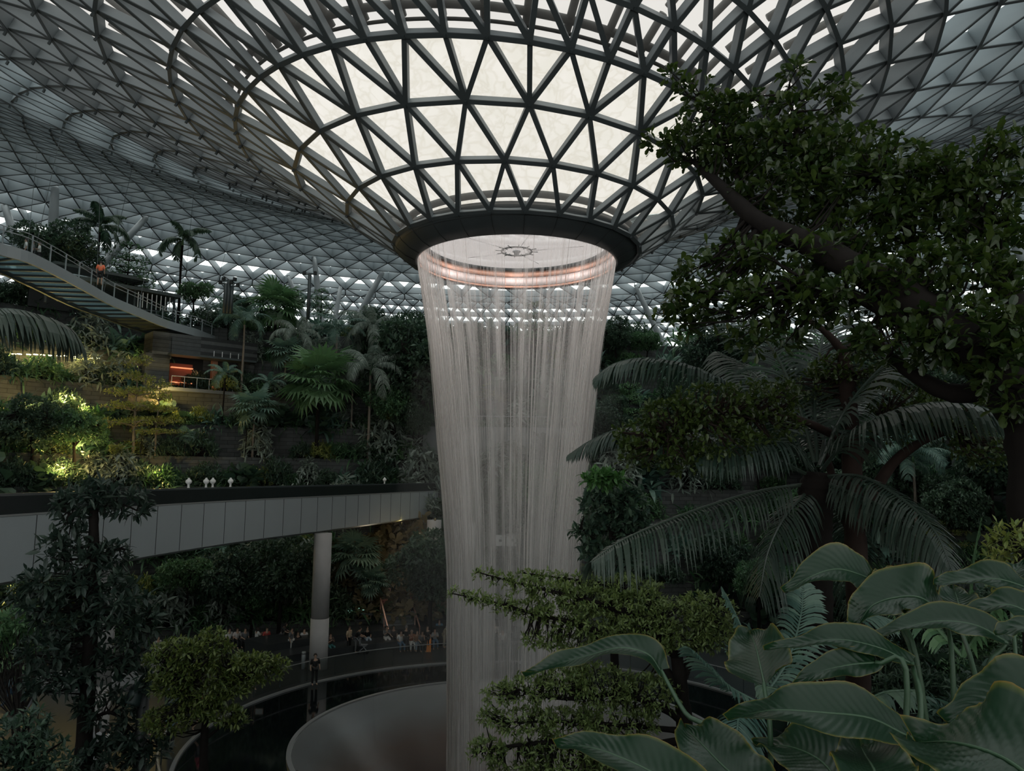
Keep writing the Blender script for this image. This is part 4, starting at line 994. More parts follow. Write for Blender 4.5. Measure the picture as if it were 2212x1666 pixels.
# forked tree in the middle right
fk_l = [(pts((1850,1560,12.4),(1856,1400,12.2),(1852,1250,12),(1845,1110,12),(1838,960,12),(1830,830,12),(1822,760,12)), [.17,.16,.15,.13,.12,.09]),
 (pts((1822,760,12),(1780,715,12),(1735,685,12.1)), [.07,.05,.03]), (pts((1824,765,12),(1870,720,12),(1930,690,12)), [.06,.04,.02]),
 (pts((1858,1130,12),(1890,1060,11.9),(1930,1000,11.8),(1990,955,11.7),(2060,930,11.6)), [.09,.08,.06,.03]), (pts((1848,1010,12),(1880,960,12),(1900,900,12)), [.05,.03]),
 (pts((1852,1180,12),(1810,1080,12.1),(1790,1000,12.2),(1770,950,12.3)), [.08,.06,.03]), (pts((1838,960,12),(1720,905,11),(1560,885,9.9),(1440,930,9.6)), [.06,.05,.03,.01])]
fk_b = [bl(1380,940,60,36,9.5),bl(1450,905,70,40,9.5),bl(1430,975,90,34,9.5),bl(1540,870,90,40,9.5),bl(1540,950,110,40,9.5),bl(1650,860,90,36,10.2),bl(1640,920,90,36,10.2),bl(1750,840,80,34,12.2),bl(1480,1010,50,14,9.5),
 bl(1360,1000,30,12,9.5),bl(1860,800,110,36,12.2),bl(1960,860,90,36,12),bl(2060,900,90,40,11.8),bl(1950,930,60,24,12),bl(2130,960,70,40,11.6)]
tree('forked_tree', fk_l, fk_b, 750, 6, .095, T_SPN, (M['bark_red'], M['L_olive']), 'forked brown tree right of the coconut trunk, its leafy branch reaching left', 'tree', None, 3, 1.1, .009, loc=at(1850,1560,12.4))
# ------------------------------------------------------------------ coconut palm
def frond_px(m_, P, n, ll, lw, hang, seed, rad=.03, vee=.1, s0=.1, seg=4):
    P = smooth_poly(P, 7); m_.tube(P, np.linspace(rad, rad*.2, len(P)), 6); feather(m_, P, n, ll, lw, hang, np.random.RandomState(seed), seg, s0, vee=vee)
cb = at(1768,1620,11.6)
cp = empty('coconut_palm', cb, 'coconut palm with thick dark trunk and long arching fronds in front of the right hillside', 'palm')
m = MB(); tp_ = smooth_poly(pts((1768,1620,11.6),(1766,1400,11.5),(1762,1200,11.5),(1762,1080,11.5),(1764,1020,11.5)), 12)-cb
m.tube(tp_, np.interp(np.linspace(0,1,len(tp_)), [0,.6,.85,1], [.20,.22,.24,.15])*(1+.05*np.sin(np.arange(len(tp_))*2.2)), 12); m.build('trunk', M['bark'], cp, True)
FR = [  # rachis pixels with range, leaflet length, hang
 (((1755,1015,11.5),(1690,930,11),(1600,850,10.5),(1500,795,10.2),(1400,775,10),(1330,785,9.9),(1285,815,9.9)), 60, .54, .9),
 (((1752,1030,11.5),(1660,985,11),(1560,950,10.8),(1450,925,10.7),(1350,925,10.6),(1280,950,10.6),(1225,985,10.6)), 64, .44, .9),
 (((1752,1045,11.5),(1650,1060,11),(1540,1090,10.2),(1430,1130,9.4),(1340,1170,8.9),(1275,1215,8.6)), 52, .60, 1.1),
 (((1755,1020,11.5),(1700,960,10.6),(1630,960,10),(1560,975,9.6),(1500,990,9.4)), 46, .5, 1.0),
 (((1760,1000,11.5),(1720,860,11.8),(1660,740,12.2),(1600,680,12.6),(1540,670,13)), 50, 1.0, .5),
 (((1765,1000,11.5),(1760,850,12),(1780,720,12.5),(1820,640,13)), 44, .9, .4),
 (((1770,1005,11.5),(1830,880,11.5),(1920,780,11.8),(2010,740,12)), 44, .85, .6),
 (((1775,1015,11.5),(1850,930,11),(1960,880,10.8),(2080,870,10.6),(2180,900,10.5)), 50, .8, .8),
 (((1778,1030,11.5),(1860,1030,11),(1950,1080,10.4),(2020,1150,10),(2060,1240,9.8)), 46, .62, .9),
 (((1775,1040,11.5),(1850,1070,11),(1930,1110,10.6),(2010,1180,10.3),(2090,1250,10.1)), 46, .5, .9),
 (((1758,1050,11.5),(1700,1110,11),(1660,1190,10.8),(1640,1290,10.7)), 38, .7, .8),
 (((1772,1050,11.5),(1820,1120,12),(1850,1210,12.4),(1860,1320,12.6)), 38, .7, .8),
 (((1750,1010,11.5),(1680,880,12),(1620,800,12.6),(1550,760,13.2)), 40, .9, .7),
 (((1770,1000,11.5),(1800,900,12.5),(1880,840,13.5),(1990,850,14)), 40, .8, .7)]
for i, (P, n, ll, hg) in enumerate(FR):
    m = MB(); frond_px(m, [p-cb for p in pts(*P)], int(n*1.35), ll*1.1, .034, hg, 40+i); m.build('frond', M['L_coco'], cp)
# single big frond tip at the left edge
def loose_palm(name, base, fronds, label, mat=None, lw=.07, trunk=True, group=None):
    e_ = empty(name, base, label, 'palm', group)
    if trunk:
        g = base.copy(); g[2] = max(hgt(base[0], base[1]), 0); c = fronds[0][0][0]; c = at(*c)
        m_ = MB(); m_.tube(smooth_poly([g-base, (g+c)/2-base+(0.05,0,0), c-base], 5), [.12]*11, 8) if False else m_.tube(np.array([g-base, (g*.5+c*.5)-base, c-base]), [.13,.11,.08], 9); m_.build('trunk', M['bark'], e_, True)
    for i, (P, n, ll, hg) in enumerate(fronds):
        m_ = MB(); frond_px(m_, [p-base for p in pts(*P)], n, ll, lw, hg, 90+i, .022); m_.build('frond', mat or M['L_coco'], e_)
    return e_
b_ = at(-260,900,11); b_[2] = hgt(b_[0], b_[1])
loose_palm('coconut_palm', b_, [(((-260,760,11),(-120,690,11),(0,668,11),(80,680,11.1),(140,705,11.2),(178,748,11.3)), 84, .55, 1.1), (((-260,760,11),(-140,700,12),(-40,665,12.6),(40,672,13)), 36, .7, 1.1)],
 'palm mostly outside the left edge whose drooping frond hangs over the yellow strip lights', M['L_coco'], .036)
# low feather palms in the middle foreground
b_ = at(1640,1560,10); b_[2] = hgt(b_[0], b_[1])
loose_palm('feather_palm', b_, [(((1640,1520,10),(1625,1420,10),(1590,1330,10),(1560,1270,10)), 40, .42, .45), (((1640,1520,10),(1570,1480,9.8),(1520,1430,9.6),(1490,1400,9.5)), 34, .45, .5),
  (((1640,1520,10),(1700,1430,10.2),(1730,1330,10.4),(1735,1260,10.5)), 38, .55, .5), (((1640,1520,10),(1720,1500,10),(1800,1510,10),(1870,1560,10)), 36, .5, .8), (((1640,1520,10),(1600,1540,9.5),(1590,1600,9.3),(1570,1680,9.2)), 34, .5, .6), (((1640,1520,10),(1760,1400,10.8),(1860,1330,11.2),(1930,1340,11.4)), 36, .5, .8)],
 'low feather palm with narrow leaflets right of the layered tree trunk', M['L_blue'], .035, False)
b_ = at(2120,1330,9); b_[2] = hgt(b_[0], b_[1])
loose_palm('feather_palm', b_, [(((2080,1420,9),(2095,1300,9),(2105,1200,9),(2120,1120,9)), 40, .28, .3), (((2080,1420,9),(2160,1300,9),(2220,1200,9)), 34, .5, .6), (((2080,1420,9),(2000,1330,9.2),(1960,1270,9.4),(1935,1240,9.5)), 34, .4, .9)],
 'upright bright green feather palm beside the yellow-green shrub at the right edge', M['L_mid'], .04, False)
b_ = at(1800,1640,7); b_[2] = hgt(b_[0], b_[1])
loose_palm('feather_palm', b_, [(((1800,1640,7),(1830,1560,7),(1900,1500,7),(1990,1490,7)), 34, .35, .7), (((1800,1640,7),(1760,1560,7),(1700,1500,7),(1640,1480,7)), 34, .35, .7), (((1800,1640,7),(1820,1700,7),(1880,1620,6.8),(1960,1600,6.8)), 34, .35, .7)],
 'small dark feather palm behind the lowest foreground leaves', M['L_dark'], .03, False)
# ------------------------------------------------------------------ layered small-leaf tree in the middle
mt_l = [(pts((1482,1900,12),(1480,1700,12),(1478,1560,12),(1470,1480,12),(1462,1420,12)), [.13,.12,.11,.09]),
 (pts((1470,1500,12),(1430,1440,12),(1370,1395,11.9),(1250,1350,11.8),(1150,1325,11.7),(1060,1300,11.6),(975,1282,11.5)), [.08,.07,.05,.03,.02,.008]),
 (pts((1462,1420,12),(1380,1340,12),(1280,1300,11.9),(1180,1275,11.9),(1100,1255,11.8),(1030,1236,11.8)), [.07,.05,.03,.015,.008]),
 (pts((1462,1420,12),(1400,1300,12.2),(1320,1265,12.3),(1220,1250,12.4),(1130,1238,12.4)), [.06,.04,.02,.01]), (pts((1470,1480,12),(1500,1400,12.2),(1530,1320,12.3),(1560,1270,12.4)), [.07,.05,.02]),
 (pts((1478,1560,12),(1430,1530,11.8),(1340,1500,11.6),(1220,1510,11.5),(1120,1490,11.4)), [.07,.05,.03,.01]), (pts((1480,1600,12),(1380,1610,11.7),(1260,1600,11.4),(1120,1610,11.2),(1030,1625,11.1)), [.06,.04,.03,.01]),
 (pts((1480,1580,12),(1380,1570,11.7),(1240,1560,11.5),(1100,1560,11.3)), [.05,.03,.02,.01])]
mt_b = [bl(990,1282,24,8,11.5),bl(1030,1292,30,12,11.5),bl(1080,1305,40,15,11.6),bl(1140,1318,50,19,11.7),bl(1210,1330,60,24,11.8),bl(1290,1350,80,28,11.8),bl(1380,1370,90,30,11.9),
 bl(1045,1240,24,9,11.8),bl(1085,1252,30,12,11.8),bl(1130,1266,40,15,11.8),bl(1190,1280,55,19,11.9),bl(1270,1295,75,26,12),bl(1360,1310,90,32,12.1),bl(1460,1330,90,36,12.2),bl(1530,1320,60,40,12.3),
 bl(1140,1243,24,9,12.4),bl(1190,1250,40,14,12.4),bl(1260,1262,60,18,12.3),bl(1350,1270,80,24,12.3),bl(1450,1375,100,30,12.1),bl(1540,1370,50,34,12.2),
 bl(1170,1385,50,16,11.7),bl(1250,1395,60,18,11.8),bl(1080,1500,40,18,11.4),bl(1140,1490,60,26,11.5),bl(1220,1475,70,34,11.6),bl(1300,1480,80,40,11.7),bl(1060,1550,30,16,11.2),bl(1130,1560,70,24,11.3),bl(1220,1565,80,28,11.5),bl(1330,1560,90,40,11.6),
 bl(1050,1620,40,22,11.1),bl(1120,1640,70,30,11.2),bl(1220,1640,90,40,11.3),bl(1340,1640,90,40,11.5),bl(1400,1500,70,40,11.8)]
tree('layered_tree', mt_l, mt_b, 1350, 6, .085, T_LAN, (M['bark'], leafmat('leaf_small_olive', (.050,.088,.026), (.16,.21,.07))), 'layered small-leaved tree with long horizontal branches reaching left across the waterfall base', 'tree', None, 3, 1.0, .007, wsc=1.35, loc=at(1482,1900,12))
# dark glossy shrub-tree beside the fall with fresh green top
gs_l = [(pts((1330,1500,13.5),(1325,1350,13.5),(1320,1200,13.5),(1320,1090,13.5)), [.08,.07,.05,.02]), (pts((1322,1220,13.5),(1280,1160,13.5),(1255,1140,13.5)), [.04,.02])]
gs_b = [bl(1320,1060,46,26,13.5),bl(1300,1100,50,40,13.5),bl(1355,1100,44,44,13.5),bl(1320,1160,60,40,13.5),bl(1262,1150,26,18,13.5),bl(1275,1190,26,14,13.5),bl(1370,1150,40,40,13.5),bl(1330,1210,60,30,13.5)]
e_ = tree('glossy_shrub_tree', gs_l, gs_b, 450, 7, .16, T_LAN, (M['bark'], M['L_dark']), 'dark glossy small tree topped with fresh green leaves, at the right edge of the falls', 'tree', None, 3, 1.1, .01, wsc=1.5, loc=at(1330,1500,13.5))
P_, D_ = blob_tips([((c-at(1330,1500,13.5)), a_, b2, c2) for c, a_, b2, c2 in [bl(1294,1036,30,16,12.6), bl(1324,1034,22,12,12.6)]], 1500)
m = MB(); whorls(m, P_, D_, 7, .15, T_LAN, 1.1, 1.5); m.build('new_leaves', M['L_fresh'], e_)
# yellow-green shrub at the right edge
e_ = tree('yellow_green_shrub', [(pts((2230,1500,8),(2215,1300,8),(2200,1180,8)), [.05,.04,.02])], [bl(2190,1160,50,26,8),bl(2165,1200,30,30,8),bl(2210,1210,46,40,8),bl(2190,1260,50,30,8)], 800, 6, .10, T_LAN, (M['bark'], M['L_yel']), 'yellow-green shrub at the right edge above the foreground leaves', 'shrub', None, 3, 1.1, .008, wsc=1.3, loc=at(2230,1500,8))
# ================================================================== NEAR TREES ON THE LEFT
st_l = [(pts((178,1760,16),(182,1600,16),(192,1450,16),(198,1300,16),(202,1180,16),(203,1100,16),(208,1060,16)), [.16,.14,.12,.10,.08,.05]),
 (pts((200,1230,16),(245,1190,16),(262,1185,16)), [.03,.01]), (pts((195,1400,16),(260,1420,15.8),(330,1340,15.8)), [.04,.02]), (pts((202,1120,16),(150,1110,16),(130,1080,16)), [.03,.015]),
 (pts((203,1100,16),(260,1090,16),(310,1110,16)), [.03,.012]), (pts((186,1560,16),(240,1540,15.8),(290,1580,15.7)), [.04,.02])]
st_b = [bl(200,1070,52,26,16),bl(250,1080,50,26,16),bl(160,1090,38,20,16),bl(285,1100,36,14,16),bl(150,1120,22,20,16),bl(148,1165,26,20,16),bl(120,1185,30,16,16),bl(175,1195,50,24,16),bl(240,1200,44,20,16),
 bl(120,1260,60,26,16),bl(220,1260,60,26,15.8),bl(270,1300,54,24,15.6),bl(80,1300,46,24,16),bl(150,1330,70,26,16),bl(250,1350,60,26,15.7),bl(310,1345,34,20,15.6),bl(100,1400,50,30,16),bl(260,1410,50,22,15.8),
 bl(200,1450,60,26,15.9),bl(110,1470,50,26,16),bl(290,1470,36,26,15.7),bl(230,1530,60,28,15.8),bl(280,1600,46,36,15.6),bl(230,1640,60,30,15.6),bl(330,1620,30,24,15.6)]
tree('slim_tree', st_l, st_b, 270, 7, .21, T_LAN, (M['bark'], M['L_slim']), 'slim tall dark tree with umbrella-like tufts in front of the rail bridge at the left', 'tree', None, 3, 1.15, .009, wsc=1.3, loc=at(178,1760,16))
yc_l = [(pts((440,1830,14),(440,1640,14),(445,1520,14)), [.08,.07,.04]), (pts((445,1540,14),(520,1470,14),(600,1440,14)), [.03,.01]), (pts((445,1540,14),(380,1460,14),(340,1420,14)), [.03,.01]), (pts((440,1600,14),(490,1560,14),(520,1540,14)), [.03,.01])]
yc_b = [bl(390,1400,50,14,14),bl(450,1395,50,14,14),bl(360,1425,44,12,14),bl(420,1430,60,16,14),bl(500,1430,60,14,14),bl(560,1430,46,12,14),bl(605,1438,28,9,14),bl(380,1460,50,16,14),bl(450,1465,60,18,14),bl(520,1460,50,14,14),bl(575,1458,36,11,14),
 bl(440,1500,60,16,14),bl(500,1490,46,13,14),bl(370,1490,36,12,14),bl(460,1370,24,10,14),bl(480,1545,44,14,13.8),bl(510,1560,20,10,13.8),bl(360,1560,50,22,14),bl(420,1530,50,16,14)]
tree('layered_tree', yc_l, yc_b, 1500, 6, .10, T_LAN, (M['bark'], M['L_lay']), 'layered yellow-green small tree over the paving left of the black pool', 'tree', None, 3, 1.0, .007, wsc=1.3, loc=at(440,1830,14))
ls_b = [bl(30,1600,70,30,11),bl(90,1630,60,34,11),bl(20,1660,60,40,11),bl(60,1560,46,20,11),bl(130,1660,30,24,11)]
tree('leafy_shrub', [(pts((60,1900,11),(50,1740,11),(50,1640,11)), [.05,.04,.02])], ls_b, 700, 6, .11, T_LAN, (M['bark'], M['L_dark']), 'leafy shrub in the bottom left corner', 'shrub', None, 3, 1.0, .008, wsc=1.3, loc=at(60,1900,11))
tree('leafy_shrub', [(pts((40,1800,17),(40,1560,17)), [.05,.03])], [bl(30,1340,50,20,19),bl(10,1380,40,20,19),bl(60,1385,40,14,19)], 400, 6, .2, T_LAN, (M['bark'], M['L_mid']), 'mid green foliage at the left edge behind the slim tree', 'shrub', None, 3, 1.0, .008, wsc=1.3, loc=at(40,1560,17))
# ================================================================== BIG FOREGROUND LEAVES
mbl, nt, b_ = newmat('big_leaf')
an = N(nt, 'ShaderNodeAttribute'); an.attribute_name = 'edge'
cr = N(nt, 'ShaderNodeValToRGB'); e = cr.color_ramp.elements; e[0].position = 0; e[0].color = (.008,.030,.013,1); e[1].position = 1; e[1].color = (.20,.13,.02,1)
x_ = e.new(.90); x_.color = (.008,.030,.013,1); x_ = e.new(.97); x_.color = (.06,.08,.015,1)
nt.links.new(an.outputs['Fac'], cr.inputs[0]); nt.links.new(cr.outputs[0], b_.inputs['Base Color']); b_.inputs['Roughness'].default_value = .30; b_.inputs['Specular IOR Level'].default_value = .45
oi = N(nt, 'ShaderNodeObjectInfo')
tr = N(nt, 'ShaderNodeBsdfTranslucent'); hs = N(nt, 'ShaderNodeHueSaturation'); hs.inputs['Value'].default_value = 2.2; hs.inputs['Hue'].default_value = .47
nt.links.new(cr.outputs[0], hs.inputs['Color']); nt.links.new(hs.outputs[0], tr.inputs['Color'])
mx = N(nt, 'ShaderNodeMixShader'); mx.inputs[0].default_value = .35; nt.links.new(b_.outputs[0], mx.inputs[1]); nt.links.new(tr.outputs[0], mx.inputs[2]); nt.links.new(mx.outputs[0], nt.nodes['Material Output'].inputs[0])
M['stalk'] = simple('leaf_stalk', (.025,.06,.028), .5)
def big_leaf(par, o0, P, hw, roll, stem, seed=0, curl=.25, nl=110, nw=14, heart=.25):
    hw *= .76
    """blade along midrib P (pixel,pixel,range; base first), half width hw metres, rolled about the midrib"""
    rg = np.random.RandomState(seed); C_ = smooth_poly(pts(*P), 8); s = np.concatenate([[0], np.cumsum(np.linalg.norm(np.diff(C_, axis=0), axis=1))]); Ls = s[-1]; t = np.linspace(0, 1, nl)
    Q = np.stack([np.interp(t*Ls, s, C_[:,i]) for i in range(3)], 1); T_ = np.gradient(Q, axis=0); T_ /= np.linalg.norm(T_, axis=1)[:,None]
    S = np.cross(T_, (0,0,1.)); S /= np.linalg.norm(S, axis=1)[:,None]+1e-6; U_ = np.cross(S, T_)
    ro = R(roll); S2 = S*math.cos(ro)+U_*math.sin(ro); U2 = -S*math.sin(ro)+U_*math.cos(ro)
    wp = np.sin(np.clip(t*.97+.03, 0, 1)**.62*PI)**.75; wp = wp/wp.max()*hw; wp[-1] = .002
    v = np.linspace(-1, 1, 2*nw+1)
    ph1, ph2 = rg.uniform(0,6,2); V = []; A = []
    for i, vv in enumerate(v):
        a_ = abs(vv); back = T_*(-(heart*hw)*a_**1.5*np.exp(-t*7))[:,None]
        vein = .0065*hw/.12*(1-a_*.6)*min(1, a_*4)*np.abs(np.sin((t*Ls/.017-a_*hw/.017*.9)*PI/1.35))**.6*(1 if a_ > .06 else 0)
        wav = .16*hw*a_**2*np.sin(t*9+ph1+(2 if vv > 0 else 0))+.07*hw*a_**2*np.sin(t*21+ph2)
        lift = curl*hw*(a_**1.6)-.04*hw*(1-a_)**4+wav-vein
        V.append(Q+S2*(wp*vv)[:,None]+U2*lift[:,None]+back); A.append(np.maximum(a_, np.full(nl, 0)+(t > .93)*(t-.93)/.07))
    V = np.stack(V, 1); A = np.stack(A, 1); k_ = 2*nw+1; i = np.arange(nl-1)[:,None]*k_; j = np.arange(k_-1)[None,:]
    F = np.stack([i+j, i+j+1, i+k_+j+1, i+k_+j], -1).reshape(-1,4)
    m_ = MB(); m_.add(V.reshape(-1,3)-o0, [F], A.ravel()); lf = m_.build('leaf_blade', mbl, par, True)
    m_ = MB(); m_.tube(Q[:-2]-U2[:-2]*.004-o0, np.linspace(.0045,.001,nl-2), 6)
    m_.build('midrib', M['stalk'], lf, True)
    st = smooth_poly([o0, *[at(*q) for q in stem], Q[0]], 6)-o0; m_ = MB(); m_.tube(st, np.linspace(.011,.006,len(st)), 8); m_.build('leaf_stalk', M['stalk'], par, True)
def leaf_plant(px, d, label, leaves):
    o0 = at(px, 1760, d); o0[2] = hgt(o0[0], o0[1])
    e_ = empty('big_leaf_plant', o0, label, 'plant')
    for i, a_ in enumerate(leaves): big_leaf(e_, o0, *a_, seed=int(px)+i)
leaf_plant(1640, 2.6, 'big-leaved plant whose wavy leaf reaches left in front of the waterfall basin', [
 (((1428,1448,2.7),(1400,1412,2.7),(1340,1398,2.72),(1270,1415,2.74),(1200,1435,2.76),(1133,1462,2.8)), .075, 28, [(1560,1640,2.6),(1480,1540,2.65)]),
 (((1650,1475,2.5),(1640,1430,2.62),(1630,1390,2.75),(1620,1368,2.9)), .135, 20, [(1665,1640,2.45)]),
 (((1560,1790,1.9),(1430,1680,2.0),(1330,1630,2.05),(1260,1610,2.1),(1200,1612,2.15)), .10, 30, []),
 (((1640,1720,2.2),(1570,1660,2.25),(1520,1610,2.3),(1480,1570,2.4)), .13, 25, [])])
leaf_plant(1850, 2.4, 'big-leaved plant with long flat leaf across the middle of the foreground', [
 (((1970,1432,2.6),(1900,1398,2.55),(1810,1380,2.5),(1720,1392,2.5),(1650,1404,2.5)), .07, 35, [(1985,1600,2.5)]),
 (((1890,1430,2.5),(1830,1436,2.45),(1760,1455,2.4),(1712,1492,2.4)), .06, 40, [(1960,1500,2.5)]),
 (((1960,1588,2.2),(1880,1550,2.15),(1780,1538,2.1),(1680,1532,2.1),(1620,1540,2.15),(1572,1556,2.2)), .095, 40, [(1960,1680,2.2)]),
 (((1820,1700,2.2),(1770,1640,2.3),(1700,1610,2.4),(1630,1612,2.5)), .12, 25, []),
 (((1980,1690,2.1),(1920,1640,2.2),(1850,1620,2.3),(1800,1625,2.4)), .11, 20, [])])
leaf_plant(2050, 2.9, 'tall big-leaved plant with an arching yellow-tipped leaf above the centre foreground', [
 (((1905,1268,3.0),(1870,1245,2.95),(1810,1228,2.9),(1750,1245,2.85),(1694,1280,2.85)), .115, 42, [(1985,1500,2.8),(1950,1360,2.9)]),
 (((1940,1320,2.9),(1935,1280,2.95),(1932,1250,3.05),(1928,1236,3.2)), .10, -8, [(1990,1480,2.8)]),
 (((2045,1330,2.9),(1990,1290,2.85),(1930,1290,2.85),(1880,1310,2.8),(1850,1352,2.8)), .15, 38, [(2060,1500,2.8)]),
 (((2175,1385,2.7),(2110,1350,2.7),(2030,1340,2.7),(1950,1355,2.65),(1880,1378,2.65)), .075, 32, [(2120,1520,2.7)])])
leaf_plant(2240, 2.7, 'big-leaved plant at the right edge with several overlapping grey-green leaves', [
 (((2230,1272,3.0),(2160,1250,2.95),(2090,1252,2.95),(2016,1262,2.9)), .09, 30, [(2230,1500,2.7)]),
 (((2070,1345,3.1),(2072,1310,3.15),(2065,1282,3.3),(2060,1272,3.4)), .085, -5, [(2120,1520,2.8)]),
 (((2240,1330,2.8),(2180,1305,2.8),(2120,1315,2.8),(2080,1335,2.8)), .075, 30, [(2230,1500,2.7)]),
 (((2260,1380,2.6),(2210,1355,2.6),(2150,1372,2.6)), .06, 30, []),
 (((2180,1262,3.3),(2190,1235,3.4),(2215,1215,3.5)), .09, 0, []),
 (((2320,1560,2.1),(2230,1510,2.1),(2130,1515,2.1),(2045,1562,2.1)), .12, 35, [])])
leaf_plant(2130, 1.9, 'large broad-leaved plant filling the bottom right corner', [
 (((2260,1700,1.55),(2160,1630,1.6),(2060,1600,1.65),(1975,1600,1.75)), .16, 25, []),
 (((2300,1640,1.9),(2230,1590,1.9),(2150,1590,1.9)), .12, 15, []),
 (((1900,1720,1.9),(1890,1665,2.0),(1870,1630,2.15),(1860,1610,2.3)), .12, 5, [])])
# ================================================================== PEOPLE
SK = {}
def skin_mesh(key, nodes_, edges_, root=0):
    if key in SK: return SK[key]
    me = bpy.data.meshes.new(key); me.from_pydata([n[:3] for n in nodes_], edges_, [])
    o = bpy.data.objects.new('tmp_'+key, me); COL.objects.link(o)
    md = o.modifiers.new('s', 'SKIN'); md.use_smooth_shade = True
    sv = me.skin_vertices[0].data
    for i, n in enumerate(nodes_): sv[i].radius = (n[3], n[4] if len(n) > 4 else n[3]); sv[i].use_root = (i == root)
    ss = o.modifiers.new('u', 'SUBSURF'); ss.levels = 1; ss.render_levels = 1
    dg = bpy.context.evaluated_depsgraph_get(); r_ = bpy.data.meshes.new_from_object(o.evaluated_get(dg)); r_.name = key
    bpy.data.objects.remove(o); SK[key] = r_; return r_
def body(pose):
    """joints, facing +Y; returns dict name -> xyz"""
    J = dict(pel=(0,0,.95), sp=(0,0,1.12), ch=(0,.0,1.32), nk=(0,.0,1.47), hd=(0,.01,1.60), ht=(0,.01,1.70))
    if pose in ('stand','phone','walk','lean'):
        J.update(hl=(-.10,0,.92), kl=(-.11,.02,.50), al=(-.12,-.02,.09), tl=(-.13,.13,.04), hr=(.10,0,.92), kr=(.11,.02,.50), ar=(.12,-.02,.09), tr=(.13,.13,.04))
        J.update(sl=(-.19,0,1.40), el=(-.25,-.02,1.13), wl=(-.26,.06,.90), gl=(-.26,.10,.82), sr=(.19,0,1.40), er=(.25,-.02,1.13), wr=(.26,.06,.90), gr=(.26,.10,.82))
        if pose == 'phone': J.update(er=(.24,.05,1.16), wr=(.12,.28,1.30), gr=(.08,.33,1.38), el=(-.24,.05,1.16), wl=(-.10,.26,1.24), gl=(-.05,.32,1.30))
        if pose == 'walk': J.update(kl=(-.10,.18,.52), al=(-.11,.22,.12), tl=(-.11,.37,.06), kr=(.10,-.06,.50), ar=(.11,-.34,.16), tr=(.11,-.27,.05), el=(-.24,-.14,1.15), wl=(-.24,-.16,.92), gl=(-.24,-.14,.84), er=(.24,.12,1.15), wr=(.22,.26,.98), gr=(.22,.31,.92))
        if pose == 'lean': J.update(ch=(0,.14,1.28), nk=(0,.22,1.42), hd=(0,.28,1.53), ht=(0,.32,1.62), sl=(-.19,.16,1.34), sr=(.19,.16,1.34), el=(-.25,.28,1.14), er=(.25,.28,1.14), wl=(-.2,.46,1.06), wr=(.2,.46,1.06), gl=(-.16,.53,1.06), gr=(.16,.53,1.06))
    else:
        J.update(pel=(0,0,.53), sp=(0,.02,.72), ch=(0,.04,.92), nk=(0,.05,1.07), hd=(0,.08,1.20), ht=(0,.09,1.30), hl=(-.11,.04,.52), kl=(-.14,.46,.50), al=(-.14,.48,.09), tl=(-.14,.62,.04), hr=(.11,.04,.52), kr=(.14,.46,.50), ar=(.15,.48,.09), tr=(.16,.62,.04))
        J.update(sl=(-.19,.04,1.0), el=(-.26,.08,.75), wl=(-.17,.32,.64), gl=(-.12,.39,.62), sr=(.19,.04,1.0), er=(.26,.08,.75), wr=(.17,.32,.64), gr=(.12,.39,.62))
        if pose == 'sitphone': J.update(er=(.22,.2,.78), wr=(.06,.36,.9), gr=(.03,.4,.98), el=(-.22,.2,.78), wl=(-.06,.35,.88), gl=(-.02,.4,.95))
    return J
RB = dict(pel=(.14,.10), sp=(.13,.09), ch=(.15,.10), nk=(.055,.055), hd=(.085,.10), ht=(.06,.075), hl=(.085,), kl=(.058,), al=(.042,), tl=(.04,.03), hr=(.085,), kr=(.058,), ar=(.042,), tr=(.04,.03), sl=(.06,), el=(.042,), wl=(.03,), gl=(.035,.02), sr=(.06,), er=(.042,), wr=(.03,), gr=(.035,.02))
EDG = ['pel-sp','sp-ch','ch-nk','nk-hd','hd-ht','pel-hl','hl-kl','kl-al','al-tl','pel-hr','hr-kr','kr-ar','ar-tr','ch-sl','sl-el','el-wl','wl-gl','ch-sr','sr-er','er-wr','wr-gr']
def sub(pose, keep, k_=1.0, add=0.0):
    J = body(pose); names = [n for n in J if n in keep]; ix = {n: i for i, n in enumerate(names)}
    nd = [(*J[n], *[q*k_+add for q in RB[n]]) for n in names]; ed = [(ix[a_], ix[b_]) for a_, b_ in (e_.split('-') for e_ in EDG) if a_ in ix and b_ in ix]
    return nd, ed, ix.get('pel', ix.get('ch', 0))
ALLJ = list(RB)
def hair_mesh(pose, long):
    key = 'hair'+pose+str(long)
    if key in SK: return SK[key]
    J = body(pose); h = np.array(J['hd'])+(0,-.015,.035); V = []; F = []
    nu, nv = 12, 7
    for j in range(nv):
        th = PI*.62*j/(nv-1)
        for i in range(nu):
            a_ = 2*PI*i/nu; fr_ = 1 if math.sin(a_) < .3 else .62
            r_ = .105*math.sin(th*fr_+1e-3); z_ = .125*math.cos(th*fr_)
            V.append((h[0]+r_*math.cos(a_), h[1]+r_*1.12*math.sin(a_), h[2]+z_-(.2*long if j == nv-1 and math.sin(a_) < .3 else 0)))
    for j in range(nv-1):
        for i in range(nu): F.append((j*nu+i, j*nu+(i+1) % nu, (j+1)*nu+(i+1) % nu, (j+1)*nu+i))
    me = bpy.data.meshes.new(key); me.from_pydata(V, [], F); SK[key] = me; return me
CM = {}
def cmat(c, nm='cloth'):
    if (c, nm) not in CM: CM[(c, nm)] = simple(nm, c, .75)
    return CM[(c, nm)]
SKIN_ = (.42,.27,.19)
